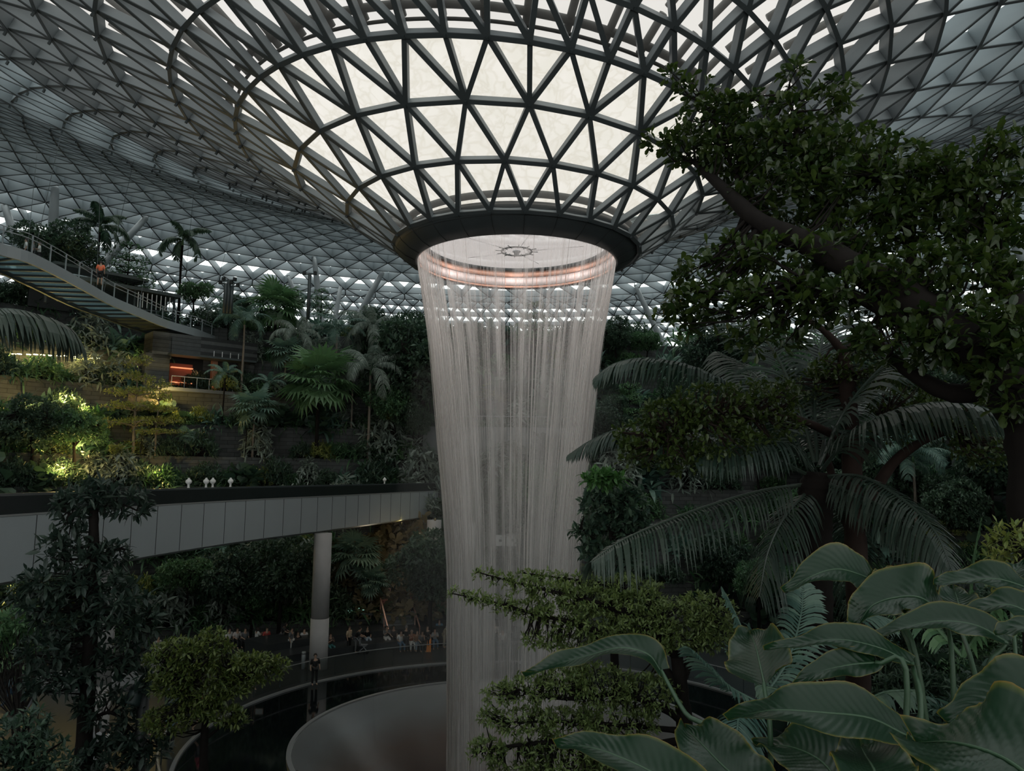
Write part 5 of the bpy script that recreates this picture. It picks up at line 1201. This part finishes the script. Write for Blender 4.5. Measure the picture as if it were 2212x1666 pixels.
def person(px, py, pose, rz, top, leg, label, hair=(.02,.015,.012), fn=None, group=None, z=None, short=False, long=0, d=None, h=1.0, skirt=None):
    p = at(px, py, d) if d else hit_ground(px, py, 10, fn=fn or (lambda x, y: 0.0 if math.hypot(x,y) < 34 else hgt(x,y)))
    if z is not None: p[2] = z
    nd, ed, rt = sub(pose, ALLJ); me = skin_mesh('body_'+pose, nd, ed, rt)
    b_ = bpy.data.objects.new('person', me); COL.objects.link(b_)
    if not me.materials: me.materials.append(cmat(SKIN_, 'skin'))
    b_.location = tuple(float(v) for v in p); b_.rotation_euler = (0,0,rz); b_.scale = (h,h,h)
    tag(b_, label, 'person', group)
    def part(nm, keep, c, k_, add):
        nd, ed, rt = sub(pose, keep, k_, add); me2 = skin_mesh(nm+'_'+pose, nd, ed, rt)
        if not me2.materials: me2.materials.append(cmat((.1,.1,.1)))
        o = bpy.data.objects.new(nm, me2); COL.objects.link(o); o.parent = b_; o.material_slots[0].link = 'OBJECT'; o.material_slots[0].material = cmat(c)
    part('shirt', ('pel','sp','ch','sl','el','sr','er'), top, 1.0, .030)
    part('shorts' if short else 'trousers', ('pel','hl','kl','hr','kr')+(() if short else ('al','ar')), leg, 1.0, .02)
    o = bpy.data.objects.new('hair', hair_mesh(pose, long)); COL.objects.link(o); o.parent = b_
    if not o.data.materials: o.data.materials.append(cmat((.1,.1,.1)))
    o.material_slots[0].link = 'OBJECT'; o.material_slots[0].material = cmat(hair, 'hair')
    part('shoes', (), (.3,.3,.3), 1, 0) if False else None
    return b_
def facec(px, py):      # heading that looks to the pool centre
    r_ = ray(px, py); d = 20*1.0/ -r_[2] if r_[2] < 0 else 50
    p = CAM+r_*(12/-r_[2]) if r_[2] < -.05 else at(px, py, 60); return math.atan2(-p[1], -p[0])-PI/2
W_=(.62,.62,.60); K_=(.012,.013,.014); G_=(.12,.125,.13); BL=(.07,.14,.22); BE=(.42,.33,.22); RU=(.33,.12,.07); TE=(.03,.13,.13)
person(679,1480,'stand',-2.6,K_,K_,'person in black with backpack standing in front of the pale column by the pool')
person(432,1578,'walk',-1.2,(.75,.16,.20),G_,'person in a pink shirt walking left of the black pool', short=True)
person(712,1412,'sitphone',facec(712,1412),(.05,.04,.035),TE,'person in teal trousers sitting just right of the pale column')
person(753,1410,'stand',facec(750,1400)+.6,BE,K_,'person in a beige top standing with arms folded right of the pale column')
person(768,1410,'lean',-1.4,K_,G_,'dark-dressed person bending over a pushchair right of the pale column')
person(792,1395,'sit',facec(790,1385),K_,(.30,.36,.42),'person in a black top and pale jeans sitting left of the stairs')
person(834,1394,'sitphone',facec(832,1385),G_,W_,'person in white trousers sitting just left of the stairs')
person(849,1393,'sit',facec(848,1385),(.06,.05,.045),K_,'dark-dressed person sitting at the foot of the stairs, left side')
person(865,1405,'sit',facec(864,1400),W_,BL,'person in a white shirt and jeans sitting below the stairs')
person(877,1408,'stand',facec(876,1400)+2.5,K_,K_,'person in black standing below the stairs', hair=(.2,.18,.17))
person(888,1404,'sitphone',facec(888,1400),RU,W_,'person in a rust-red top and white trousers sitting below the stairs', hair=(.4,.3,.26))
person(900,1405,'sit',facec(900,1400),(.30,.16,.09),(.2,.26,.32),'person in a tan top sitting right of the rust-red one')
person(911,1406,'sit',facec(910,1400),G_,K_,'grey-dressed person with long hair sitting left of the orange bag', long=1)
person(922,1409,'stand',facec(921,1400)+.4,K_,(.02,.02,.022),'tall person in black standing beside the orange bag', long=1)
person(938,1400,'sitphone',facec(937,1400),(.3,.3,.3),BL,'person in blue jeans sitting right of the orange bag')
person(948,1378,'sit',facec(947,1378),(.08,.2,.30),BL,'person in a blue jacket on the upper step near the falling water')
person(945,1352,'stand',facec(945,1340),W_,K_,'person in a white shirt standing above the upper step near the falling water')
person(959,1400,'lean',facec(958,1400)+1.2,(.36,.31,.22),(.3,.27,.2),'person in khaki leaning forward at the left edge of the falling water')
person(969,1385,'sit',facec(968,1380),W_,G_,'white-dressed person sitting behind the left edge of the falling water')
for i, (x, y, ps, tp_, lg, lb) in enumerate(((655,1400,'sit',W_,K_,'person in a white top sitting just left of the pale column'),(641,1408,'sit',K_,K_,'dark-dressed person sitting left of the pale column beside the white-topped one'),
 (628,1414,'stand',G_,W_,'person in a pale grey skirt standing left of the steel bollard'),(607,1400,'lean',(.03,.03,.03),G_,'person reaching over the white table left of the pale column'),
 (574,1398,'sit',(.35,.05,.04),K_,'person in a red top sitting above the yellow-green tree'),(553,1398,'sitphone',W_,K_,'person in a white shirt with dark strap sitting above the yellow-green tree'),
 (527,1399,'sit',G_,K_,'grey-dressed person sitting between the white shirt and the white pair'),(510,1399,'sit',(.55,.5,.48),K_,'right one of the pale-shirted pair sitting above the yellow-green tree'),
 (493,1400,'sit',W_,K_,'left one of the pale-shirted pair sitting above the yellow-green tree'),(338,1420,'sit',(.3,.3,.3),W_,'person in white glimpsed behind the slim tree, right side'),
 (46,1452,'stand',(.05,.20,.20),BE,'person in a teal shirt standing at the far left under the bridge'),(28,1452,'stand',(.03,.03,.03),BE,'person in black beside the teal-shirted one at the far left'),
 (74,1450,'walk',(.4,.4,.38),G_,'person in a pale shirt walking right of the teal-shirted one'),
 (20,1530,'walk',(.16,.24,.28),BL,'leftmost of three bluish-dressed people walking at the left edge'),(42,1535,'walk',(.12,.22,.32),BL,'middle one of three bluish-dressed people walking at the left edge'),(66,1540,'walk',(.3,.33,.35),G_,'rightmost of three bluish-dressed people walking at the left edge'),
 (308,1655,'stand',(.55,.36,.28),(.5,.34,.27),'person in a peach dress and black hat standing by the lamp post'),(366,1625,'walk',(.13,.19,.22),K_,'person in a blue denim shirt walking below the yellow-green tree'),
 (228,1665,'stand',W_,(.4,.3,.24),'person in white shoes behind the slim tree trunk'),(206,1662,'walk',(.5,.5,.52),(.45,.45,.47),'person in pale grey beside the slim tree trunk'),
 (548,1490,'stand',(.2,.13,.1),(.25,.18,.14),'person holding a white card below the yellow-green tree'))):
    person(x, y, ps, facec(x, y)+(.3*i % 1.7 if ps != 'sit' else 0), tp_, lg, lb, long=i % 2)
for i, (x, y, ps, tp_, lb) in enumerate(((1012,1385,'stand',W_,'first from left of the people seen through the falling water'),(1030,1392,'sit',W_,'second from left of the people seen through the falling water'),(1052,1398,'sit',(.4,.38,.36),'third from left of the people seen through the falling water'),
  (1068,1400,'stand',(.3,.28,.27),'fourth from left of the people seen through the falling water'),(1085,1402,'sit',W_,'fifth from left of the people seen through the falling water'),(1132,1405,'sitphone',W_,'sixth from left of the people seen through the falling water'))):
    person(x, y, ps, facec(x, y), tp_, G_, 'misty pale figure, '+lb)
for x, lb, tp_, yy, ps in ((53,'left one of the pair in white leaning on the footbridge railing',W_,566,'stand'),(68,'grey-shirted person between the pair in white on the footbridge',G_,570,'stand'),(82,'right one of the pair in white on the footbridge, with dark straps',W_,573,'phone')):
    person(x, yy, ps, 2.2, tp_, K_, lb, z=25.0, d=math.hypot(*(at_z(x, yy, 25.0)-CAM)[:2])+.8, hair=(.03,.02,.02))
q_ = at_z(215, 612, 25.0)
person(215, 612, 'stand', .3, (.85,.20,.09), K_, 'person in an orange top and black shorts standing on the footbridge', z=25.0, d=math.hypot(*(q_-CAM)[:2])+.6, short=True)
# ================================================================== PROPS DOWN BY THE POOL
def gp(px, py): return hit_ground(px, py, 10, fn=lambda x, y: 0.0)
p = gp(655,1445); e_ = empty('steel_bollard', p, 'round brushed steel bollard just left of the pale column', 'bollard')
m = MB(); m.lathe([(0,0),(.13,0),(.13,1.0),(.11,1.03),(0,1.03)], 20); m.build('post', M['column'], e_, True)
m = MB(); m.lathe([(.131,.88),(.133,.88),(.133,.93),(.131,.93)], 20, closed=True); m.build('band', M['black'], e_)
# stairs with copper rails
p = gp(872,1388); ang_ = math.atan2(p[1], p[0]); e_ = empty('staircase', (p[0],p[1],0), 'short dark staircase with copper handrails climbing from the seating behind the pool', 'stairs', None, ang_-PI/2)
e_.rotation_euler = (0,0,ang_-PI/2)
for i in range(8):
    m = MB(); m.box((0,.35+.36*i,.1+.2*i), (2.2,.4,.2+.4*i if False else .2)); m.box((0,.35+.36*i,.10*i), (2.1,.36,.2*i+.01)); m.build('step', M['concrete_dark'], e_)
for sx_ in (-1.15, 1.15):
    m = MB(); m.bar((sx_,0,1.0), (sx_,2.9,2.75), .09, .07); m.build('handrail', M['copper_rail'], e_)
    for q in (0, 1.4, 2.8): m = MB(); m.bar((sx_,q,q*.56), (sx_,q,q*.6+1.0), .05); m.build('rail_post', M['copper_rail'], e_)
m = MB(); m.box((0,4.1,1.55), (5,2.2,.14)); m.build('landing', M['concrete_dark'], e_)
def loc_(e0, v):
    c_, s_ = math.cos(e0.rotation_euler[2]), math.sin(e0.rotation_euler[2]); return np.array([e0.location[0]+v[0]*c_-v[1]*s_, e0.location[1]+v[0]*s_+v[1]*c_, e0.location[2]+v[2]])
t_ = empty('litter_bin', loc_(e_, (-.7,3.5,1.62)), 'red-brown bin with a framed notice behind it at the top of the stairs', 'bin')
m = MB(); m.lathe([(0,0),(.28,0),(.3,.85),(0,.85)], 18); m.build('bin_body', M['red'], t_)
m = MB(); m.lathe([(0,.85),(.33,.85),(.33,.92),(0,.95)], 18); m.build('bin_lid', simple('copper_lid', (.8,.35,.22), .5), t_)
t_ = empty('notice_stand', loc_(e_, (-.4,3.95,1.62)), 'small framed notice standing behind the red-brown bin', 'sign')
m = MB(); m.bar((0,0,0), (0,0,1.1), .05); m.build('stand_post', M['black'], t_); m = MB(); m.box((0,0,1.35), (.5,.04,.6)); m.build('frame', simple('notice_frame', (.7,.42,.34), .5), t_)
m = MB(); m.box((0,-.025,1.35), (.36,.01,.44)); m.build('notice_sheet', M['black'], t_)
for z_ in (1.47, 1.35, 1.23): m = MB(); m.box((0,-.034,z_), (.24,.006,.035)); m.build('notice_line', M['white'], t_)
# green exit style sign
p = at(770,1318,60); t_ = empty('exit_sign', p, 'small dark sign with pale green pictograms glowing in the planting left of the stairs', 'sign')
fa_ = math.atan2(CAM[1]-p[1], CAM[0]-p[0])+PI/2; t_.rotation_euler = (0,0,fa_)
ge = simple('sign_green_glow', (.5,.9,.75), .5, 0, 0, 1, (.45,.9,.75), .5)
m = MB(); m.box((0,0,0), (1.6,.1,.5)); m.build('sign_box', M['black'], t_)
m = MB(); 
for a_ in range(16):
    q, r2 = a_*2*PI/16, (a_+1)*2*PI/16; m.bar((-.45+.15*math.cos(q),-.06,.15*math.sin(q)), (-.45+.15*math.cos(r2),-.06,.15*math.sin(r2)), .03)
m.box((-.45,-.06,0), (.16,.02,.04)); m.build('arrow_symbol', ge, t_)
for x0 in (.1, .45):
    for z_ in (-.12, 0, .12): m = MB(); m.box((x0,-.06,z_), (.24,.02,.05)); m.build('sign_bar', ge, t_)
m = MB(); m.bar((0,0,-.25), (0,0,-p[2]+hgt(p[0],p[1])), .06); m.build('sign_post', M['black'], t_)
# banner and small notices seen through the water
for px, py, w_, h_, lb in ((1007,1178,1.3,3.4,'tall pale banner seen through the left side of the falling water'),(1081,1168,.7,.8,'left one of two small white notices seen through the falling water'),(1106,1167,.8,.9,'right one of two small white notices seen through the falling water')):
    p = at(px, py, 58); g_ = hgt(p[0], p[1]); t_ = empty('banner' if h_ > 2 else 'notice_board', (p[0],p[1],g_), lb, 'sign')
    m = MB(); m.box((0,0,p[2]-g_), (w_,.06,h_)); m.build('board', simple('pale_board', (.55,.56,.55), .6), t_)
    m = MB(); m.bar((0,.06,0), (0,.06,p[2]-g_+h_*.4), .07); m.build('board_post', M['steel_dark'], t_)
    m = MB(); m.box((0,-.04,p[2]-g_-h_*.28 if h_ > 2 else p[2]-g_), (w_*.3,.02,h_*.22)); m.build('dark_mark', M['steel_dark'], t_)
# bags, pushchair, table
p = gp(926,1408); t_ = empty('orange_bag', p, 'tall orange bag standing on the paving beside the tall person in black', 'bag')
m = MB(); m.box((0,0,.42), (.3,.22,.84)); m.build('bag_body', M['orange'], t_); m = MB(); m.tube(np.array([(-.08,0,.84),(-.06,0,.98),(.06,0,.98),(.08,0,.84)]), .015, 5); m.build('bag_handle', M['orange'], t_)
p = gp(784,1412); t_ = empty('pushchair', p, 'grey pushchair in front of the bending person right of the pale column', 'pushchair')
m = MB(); m.box((0,0,.55), (.55,.4,.08)); m.box((-.2,0,.75), (.1,.4,.45)); m.build('seat', simple('grey_fabric', (.13,.14,.15), .8), t_)
m = MB(); m.bar((.3,0,.1), (-.45,0,1.0), .04); m.bar((-.3,0,.1), (.3,0,.6), .04); m.build('frame', M['column'], t_)
for x in (-.3,.3):
    m = MB(); m.tube(np.array([(x,-.2,.1),(x,.2,.1)]), .1, 12); m.build('wheel', M['black'], t_)
p = gp(612,1402); t_ = empty('table', p, 'white-topped table left of the pale column', 'table')
m = MB(); m.box((0,0,.74), (1.3,.7,.05)); m.build('table_top', M['white'], t_)
for x in (-.55,.55):
    for y in (-.28,.28): m = MB(); m.bar((x,y,0), (x,y,.72), .05); m.build('leg', M['white'], t_)
p = gp(553,1492); t_ = empty('white_card', (p[0]+.25,p[1]-.1,.95), 'white card held up below the yellow-green tree', 'card'); m = MB(); m.box((0,0,0), (.38,.03,.27)); m.build('card_sheet', M['white'], t_); m = MB(); m.box((0,.02,0), (.42,.02,.31)); m.build('card_frame', M['copper'], t_)
p = gp(56,1452); t_ = empty('yellow_bag', p, 'yellow-brown bag on the paving at the far left under the bridge', 'bag'); m = MB(); m.box((0,0,.2), (.4,.25,.4)); m.build('bag_body', simple('yellow_cloth', (.35,.24,.05), .7), t_); m = MB(); m.tube(np.array([(-.1,0,.4),(0,0,.5),(.1,0,.4)]), .015, 5); m.build('bag_handle', M['black'], t_)
# near lamp post with spotlights at the left
p = at(290,1820,15.6); zt = at(290,1492,15.6)[2]; t_ = empty('lamp_post', (p[0],p[1],0), 'dark lamp post with two tilted spotlights in the lower left', 'lamp post')
m = MB(); m.lathe([(0,0),(.10,0),(.10,zt),(0,zt)], 16); m.build('post', M['black'], t_, True)
m = MB(); m.bar((-.25,0,zt), (.35,0,zt+.02), .06); m.build('cross_arm', M['black'], t_)
for x, tl in ((.5,.9),(-.05,-.5)):
    m = MB(); a_ = np.array((x,0,zt+.12)); d_v = np.array((.10 if tl > 0 else -.1,-.12,-.34))
    m.tube(np.array([a_, a_+d_v*.3, a_+d_v*.9, a_+d_v]), [.09,.13,.15,.15], 14); m.build('spotlight', simple('spotlight_green_black', (.02,.035,.033), .5), t_, True)
# pale curved wall at the left of the paving
m = MB(); m.lathe([(3.4,0),(3.4,.95),(3.6,.95),(3.6,0)], 40, R(200), R(350), closed=True)
c_ = gp(150,1480); t_ = m.build('curved_counter', simple('pale_counter', (.34,.35,.35), .4), None, False, (c_[0]+.6, c_[1]+2.6, 0)); tag(t_, 'low pale curved counter behind the slim tree at the left', 'counter')
# ================================================================== RESTAURANT FRONT, BACK LEDGE, BALCONY
def facing(p): return math.atan2(p[1], p[0])-PI/2
p = hit_ground(425,900,30); e_ = empty('restaurant_front', p, 'recessed restaurant front in dark stone with glowing orange shelves on the left hillside', 'building'); e_.rotation_euler = (0,0,facing(p))
m = MB(); m.box((-3.3,1.2,3.5), (1.6,2.4,1.9)); m.box((.6,1.2,4.0), (9.4,2.4,1.7)); m.box((4.6,1.6,1.6), (1.3,2.4,3.4)); m.box((-3.6,1.0,1.2), (2.0,2.0,3.4)); m.build('stone_surround', M['brick'], e_)
m = MB(); m.box((0.6,2.6,1.6), (8,.1,3.4)); m.build('back_wall', M['black'], e_)
m = MB(); m.box((1.0,-.3,2.95), (7.6,1.6,.18)); m.build('canopy_ledge', M['steel_dark'], e_)
m = MB(); m.box((1.9,1.6,1.6), (.5,.4,3.0)); m.build('lit_pillar', simple('lit_pillar', (.5,.25,.15), .5), e_)
for z_ in (.75, 2.1): m = MB(); m.box((-.9,1.9,z_), (1.9,.3,.08)); m.build('glowing_shelf', M['glow'], e_)
m = MB(); m.box((-.9,2.1,1.5), (2.0,.1,2.0)); m.build('shelf_back', simple('brick_red_back', (.30,.10,.06), .6), e_)
m = MB(); m.tube(np.array([(-2.6,-.8,1.0),(5,-.8,1.0)]), .035, 6); m.build('handrail', M['column'], e_)
for i in range(8): m = MB(); m.bar((-2.6+i*1.08,-.8,0), (-2.6+i*1.08,-.8,1.0), .04); m.build('railing_post', M['column'], e_)
for i in range(4): m = MB(); m.bar((1.0+i*.75,-.6,3.05), (1.0+i*.75,-.6,3.6), .05); m.build('ledge_spike', M['white'], e_)
m = MB(); m.box((1,.4,-.15), (9.6,3,.3)); m.build('terrace_slab', M['concrete_dark'], e_)
def fan_light(loc, power, col, r_=.15, name='lamp'):
    l = bpy.data.lights.new(name, 'POINT'); l.energy = power; l.color = col; l.shadow_soft_size = r_; o = bpy.data.objects.new(name, l); COL.objects.link(o); o.location = tuple(float(v) for v in loc); return o
fan_light(loc_(e_, (0,1.0,1.6)), 9, (1,.45,.25)); fan_light(loc_(e_, (2.0,1.0,.7)), 5, (1,.5,.3))
p2 = hit_ground(312,935,30); e2 = empty('stone_pillar', p2, 'warm-lit pale stone pillar block right of the tiered yellow-green tree', 'pillar'); e2.rotation_euler = (0,0,facing(p2))
m = MB(); m.box((0,.6,.9), (2.0,1.4,3.4)); m.build('block_shaft', M['brick2'], e2); m = MB(); m.box((0,.6,2.64), (2.1,1.5,.1)); m.build('cap_stone', M['concrete_dark'], e2)
# concrete ledge and dark recess behind the falls
p = at(1085,1050,72); e_ = empty('back_gallery', p, 'concrete gallery slab over a dark recess behind the falling water', 'building'); e_.rotation_euler = (0,0,facing(p)*0)
m = MB(); m.box((0,1,4.1), (15.5,4,2.6)); m.build('slab_edge', M['concrete_dark'], e_)
m = MB(); m.box((-8.1,1.2,.6), (3.2,4,5.6)); m.build('stone_pier', M['brick'], e_)
m = MB(); m.box((0,3,1), (15.5,.2,4.5)); m.build('recess_wall', simple('dark_recess', (.05,.06,.065), .7), e_)
m = MB(); m.box((-.6,.8,1.3), (.45,.4,3.0)); m.build('lit_post', simple('warm_post', (.6,.36,.24), .5), e_)
m = MB(); m.tube(np.array([(-7.5,-.9,6.4),(7.5,-.9,6.4)]), .04, 6); m.build('handrail', M['column'], e_)
for i in range(11): m = MB(); m.bar((-7.5+i*1.5,-.9,5.4), (-7.5+i*1.5,-.9,6.4), .05); m.build('railing_post', M['column'], e_)
# balcony with people and orange lantern display right of the falls
p = at(1550,1066,84); e_ = empty('balcony', p, 'grey stone balcony with glass railing and orange display right of the waterfall', 'balcony')
m = MB(); m.box((0,1.5,-1.8), (17,3,3.4)); m.build('balcony_wall', M['brick'], e_)
m = MB(); m.box((-.2,-.04,-2.3), (2.0,.1,.9)); m.build('wall_opening', M['black'], e_)
m = MB(); m.box((0,0,.55), (17,.03,1.0)); m.build('glass_panel', M['railglass'], e_)
m = MB(); m.bar((-8.5,0,1.08), (8.5,0,1.08), .05); m.build('handrail', M['column'], e_)
m = MB(); m.box((0,4.5,2), (17,.3,4.5)); m.build('back_wall', simple('gallery_back', (.10,.08,.07), .7), e_)
m = MB(); m.box((-3.6,3.6,1.5), (3.6,.4,3.2)); m.build('orange_display', simple('orange_display', (.7,.25,.12), .6, 0, .5, 3, (1,.3,.12), .35), e_)
m = MB(); m.box((-.8,3.4,.9), (.35,.3,1.9)); m.box((.9,3.4,.9), (.35,.3,1.9)); m.box((.05,3.4,1.95), (2.05,.3,.3)); m.build('pale_arch', simple('pale_arch', (.6,.38,.30), .6), e_)
m = MB(); m.box((6.5,3.6,1.5), (3,.3,2.6)); m.build('red_panel', simple('red_panel', (.4,.10,.06), .6, 0, .4, 3, (1,.25,.1), .12), e_)
for x in (7.0,): m = MB(); m.bar((x,-.3,-1.2), (x,-.3,3.0), .09); m.build('lit_pole', simple('gold_pole', (.6,.4,.15), .4), e_)
b0 = p
for i, (dx, tp_, lb, ps) in enumerate(((2.9,W_,'person in a white dress pointing by the balcony railing','phone'),(-3.0,BL,'person in a blue shirt on the balcony in front of the orange display','phone'),(-5.2,(.5,.5,.46),'pale-dressed person at the left end of the balcony','stand'),(-3.8,(.1,.1,.1),'dark-dressed person on the balcony left of the blue shirt','stand'),(.2,K_,'dark-dressed person under the pale arch on the balcony','stand'),(-.6,G_,'grey-dressed person beside the pale arch on the balcony','walk'))):
    q = b0+np.array([dx,1.0,0]); b2 = person(1550, 1000, ps, .8*i, tp_, G_, lb, d=80); b2.location = tuple(float(v) for v in q)
fan_light(b0+np.array([-3.4,1.8,2.6]), 120, (1,.4,.2))
# orange lattice window on the far right
p = hit_ground(2155,1040,20)+np.array([0,0,1.2]); print('lattice', p); e_ = empty('lattice_window', p, 'orange-lit lattice window in dark stone at the far right', 'window'); e_.rotation_euler = (0,0,-.5)
m = MB(); m.box((0,.3,0), (3.6,.1,1.3)); m.build('lit_interior', simple('lit_interior', (.3,.1,.05), .6, 0, .5, 2, (1,.35,.15), .035), e_)
m = MB(); m.box((0,0,-.65), (3.7,.12,.08)); m.box((0,0,.65), (3.7,.12,.08)); m.build('window_frame', M['black'], e_)
for i in range(7): m = MB(); m.bar((-1.8+i*.6,0,-.6), (-1.8+i*.6,0,.6), .06); m.build('lattice_bar', M['black'], e_)
m = MB(); m.box((0,1.2,0), (6,1.6,4)); m.build('stone_surround', M['brick'], e_)
# upper deck pavilion under the footbridge
p = at(250,700,76); e_ = empty('deck_pavilion', (p[0],p[1],26), 'dark pavilion with a pale curved roof edge on the upper deck beneath the footbridge', 'pavilion'); e_.rotation_euler = (0,0,facing(p))
m = MB(); m.box((0,2,2.6), (12,3,.3)); m.box((-1,2,3.6), (8,2.4,.25)); m.build('roof_slab', M['gutter'], e_)
m = MB(); m.box((0,3.4,1.3), (12,.2,2.6)); m.build('back_wall', M['black'], e_)
for x in (-5.5,-1.8,1.8,5.5): m = MB(); m.bar((x,.8,0), (x,.8,2.5), .16); m.build('pavilion_post', M['steel_dark'], e_)
for i in range(8): m = MB(); m.bar((2.0+i*.42,.5,.9), (2.0+i*.42,.5,2.3), .07, .03); m.build('screen_slat', M['white'], e_)
rl2 = empty('deck_railing', (p[0],p[1],26), 'steel railing along the edge of the upper deck beneath the footbridge', 'railing')
prev = []
for px in range(120, 350, 8):
    r_ = ray(px, 700); h_ = math.hypot(r_[0], r_[1]); d = 40
    while d < 120:
        q = CAM+r_*(d/h_)
        if hgt(q[0], q[1]) >= 26: break
        d += .1
    q[2] = 26; prev.append(q-np.array([p[0],p[1],26]))
for hz in (1.1, .75): m = MB(); m.tube(np.array(prev)+(0,0,hz), .035, 6); m.build('handrail', M['column'], rl2)
for q in prev[::3]: m = MB(); m.bar(q, q+(0,0,1.1), .06); m.build('railing_post', M['column'], rl2)
for i, px in enumerate((205,222,250,262,285,290,318)):
    q = prev[min(len(prev)-1, (px-120)//8)]+np.array([p[0],p[1],26]); dr_ = q/np.linalg.norm(q[:2]); q = q+np.array([dr_[0],dr_[1],0])*(1.2+.5*(i % 2)); q[2] = 26
    t_ = empty('wicker_chair', q, 'pale round-backed chair behind the upper deck railing, %s from the left' % ['first','second','third','fourth','fifth','sixth','seventh'][i], 'chair', 'chairs on the upper deck', facing(q)+PI)
    m = MB(); m.box((0,0,.42), (.5,.5,.06)); m.build('seat', simple('wicker', (.45,.36,.25), .7) if i == 0 else bpy.data.materials['wicker'], t_)
    m = MB(); m.lathe([(.34,-.02),(.34,.02),(0,.02),(0,-.02)], 18); V = m.V[0].copy(); m.V[0] = np.stack([V[:,0], V[:,2]+.25, V[:,1]+.72], 1); m.build('backrest', bpy.data.materials['wicker'], t_)
    for x in (-.2,.2):
        for y in (-.2,.2): m = MB(); m.bar((x,y,0), (x,y,.4), .04); m.build('leg', M['black'], t_)
# speaker masts on the skyline
for px, yt, lb in ((482,612,'left one of three dark masts on the skyline beside the footbridge end'),(489,605,'middle one of three dark masts on the skyline beside the footbridge end'),(496,618,'right one of three dark masts on the skyline beside the footbridge end'),(664,592,'dark lamp mast on the skyline beside the upright roof column')):
    p = at(px, 720, 72); p[2] = 26; zt = at(px, yt, 72)[2]; t_ = empty('speaker_mast', p, lb, 'mast')
    m = MB(); m.lathe([(0,0),(.16,0),(.16,zt-26),(0,zt-26)], 12); m.build('mast_pole', M['steel_dark'], t_, True); m = MB(); m.bar((-.5,0,zt-26), (.5,0,zt-26), .1); m.build('cross_bar', M['steel_dark'], t_)
    for x in (-.5,.5): m = MB(); m.box((x,0,zt-25.9), (.25,.3,.3)); m.build('speaker_box', M['black'], t_)
# ================================================================== WALL LIGHTS
xs_ = [(30,765),(42,765),(62,766),(77,766),(92,767),(107,768),(127,769),(143,769),(161,771),(176,771),(196,774),(211,774),(302,781),(318,784)]
ordn = ['1st','2nd','3rd','4th','5th','6th','7th','8th','9th','10th','11th','12th','13th','14th']
for i, (x, y) in enumerate(xs_):
    p = hit_ground(x, y, 30); p = at(x, y, math.hypot(*(p-CAM)[:2])-1.3); e_ = empty('strip_light', p, 'short glowing yellow strip light above the hillside planting, %s from the left' % ordn[i], 'light', 'row of strip lights on the left hillside', math.atan2(p[1],p[0])+PI/2)
    m = MB(); m.box((0,0,0), (.32,.08,.07)); m.build('tube', M['lamp'], e_); m = MB(); m.box((0,.0,.06), (.4,.14,.05)); m.build('housing', M['black'], e_)
    if i % 2 == 0: fan_light(p+np.array([.25,-.3,-.25]), 75, (1,.72,.22), .1)
ups = [(70,860),(140,866),(165,863),(188,880),(100,910),(120,925),(150,912),(192,918),(88,960),(108,962),(180,962),(192,985),(125,1016),(142,1018),(345,1015),(357,862),(371,864),(95,1243),(30,1270),(15,1300),(78,1350),(20,1350),(868,1130),(940,1122)]
for i, (x, y) in enumerate(ups):
    q = hit_ground(x, y, 30); dd = {868:62, 940:62}.get(x, math.hypot(*(q-CAM)[:2])-2.3); p = at(x, y, dd)
    e_ = empty('garden_spotlight', p, 'tiny yellow spotlight among leaves, %s' % ('under the bridge beside the falling water, %s' % ('left' if x == 868 else 'right') if x > 800 else ('%s from the left under the bridge at the far left' % {95:'fifth',30:'third',15:'first',78:'fourth',20:'second'}[x] if y > 1100 else 'scattered on the left hillside')), 'light', 'yellow spotlights under the bridge' if y > 1100 and x < 800 else ('yellow spotlights on the left hillside' if y < 1100 else None))
    m = MB(); m.lathe([(0,-.05),(.06,-.05),(.08,.05),(0,.05)], 10); m.build('lamp_face', M['lamp'], e_); m = MB(); m.lathe([(.085,.06),(.07,-.12),(0,-.12)], 10); m.build('housing', M['black'], e_)
    fan_light(p+np.array([0,-.35,.1]), 8 if x > 800 else (150 if y < 1100 else 18), (1,.70,.22), .08)
# warm glow on the planting bed left of the falls (lamps under the bridge deck)
for px, py, d, w_ in ((800,1165,57,45),(900,1165,58,35)):
    fan_light(at(px, py, d), w_, (1,.78,.55), .3, 'bed_lamp')
# unseen lamps added in the oculus collar to brighten the head of the falls
for i in range(8):
    a_ = i*2*PI/8; fan_light((4.3*math.cos(a_), 4.3*math.sin(a_), 22.75), 13, (1,.92,.90), .5, 'oculus_lamp')
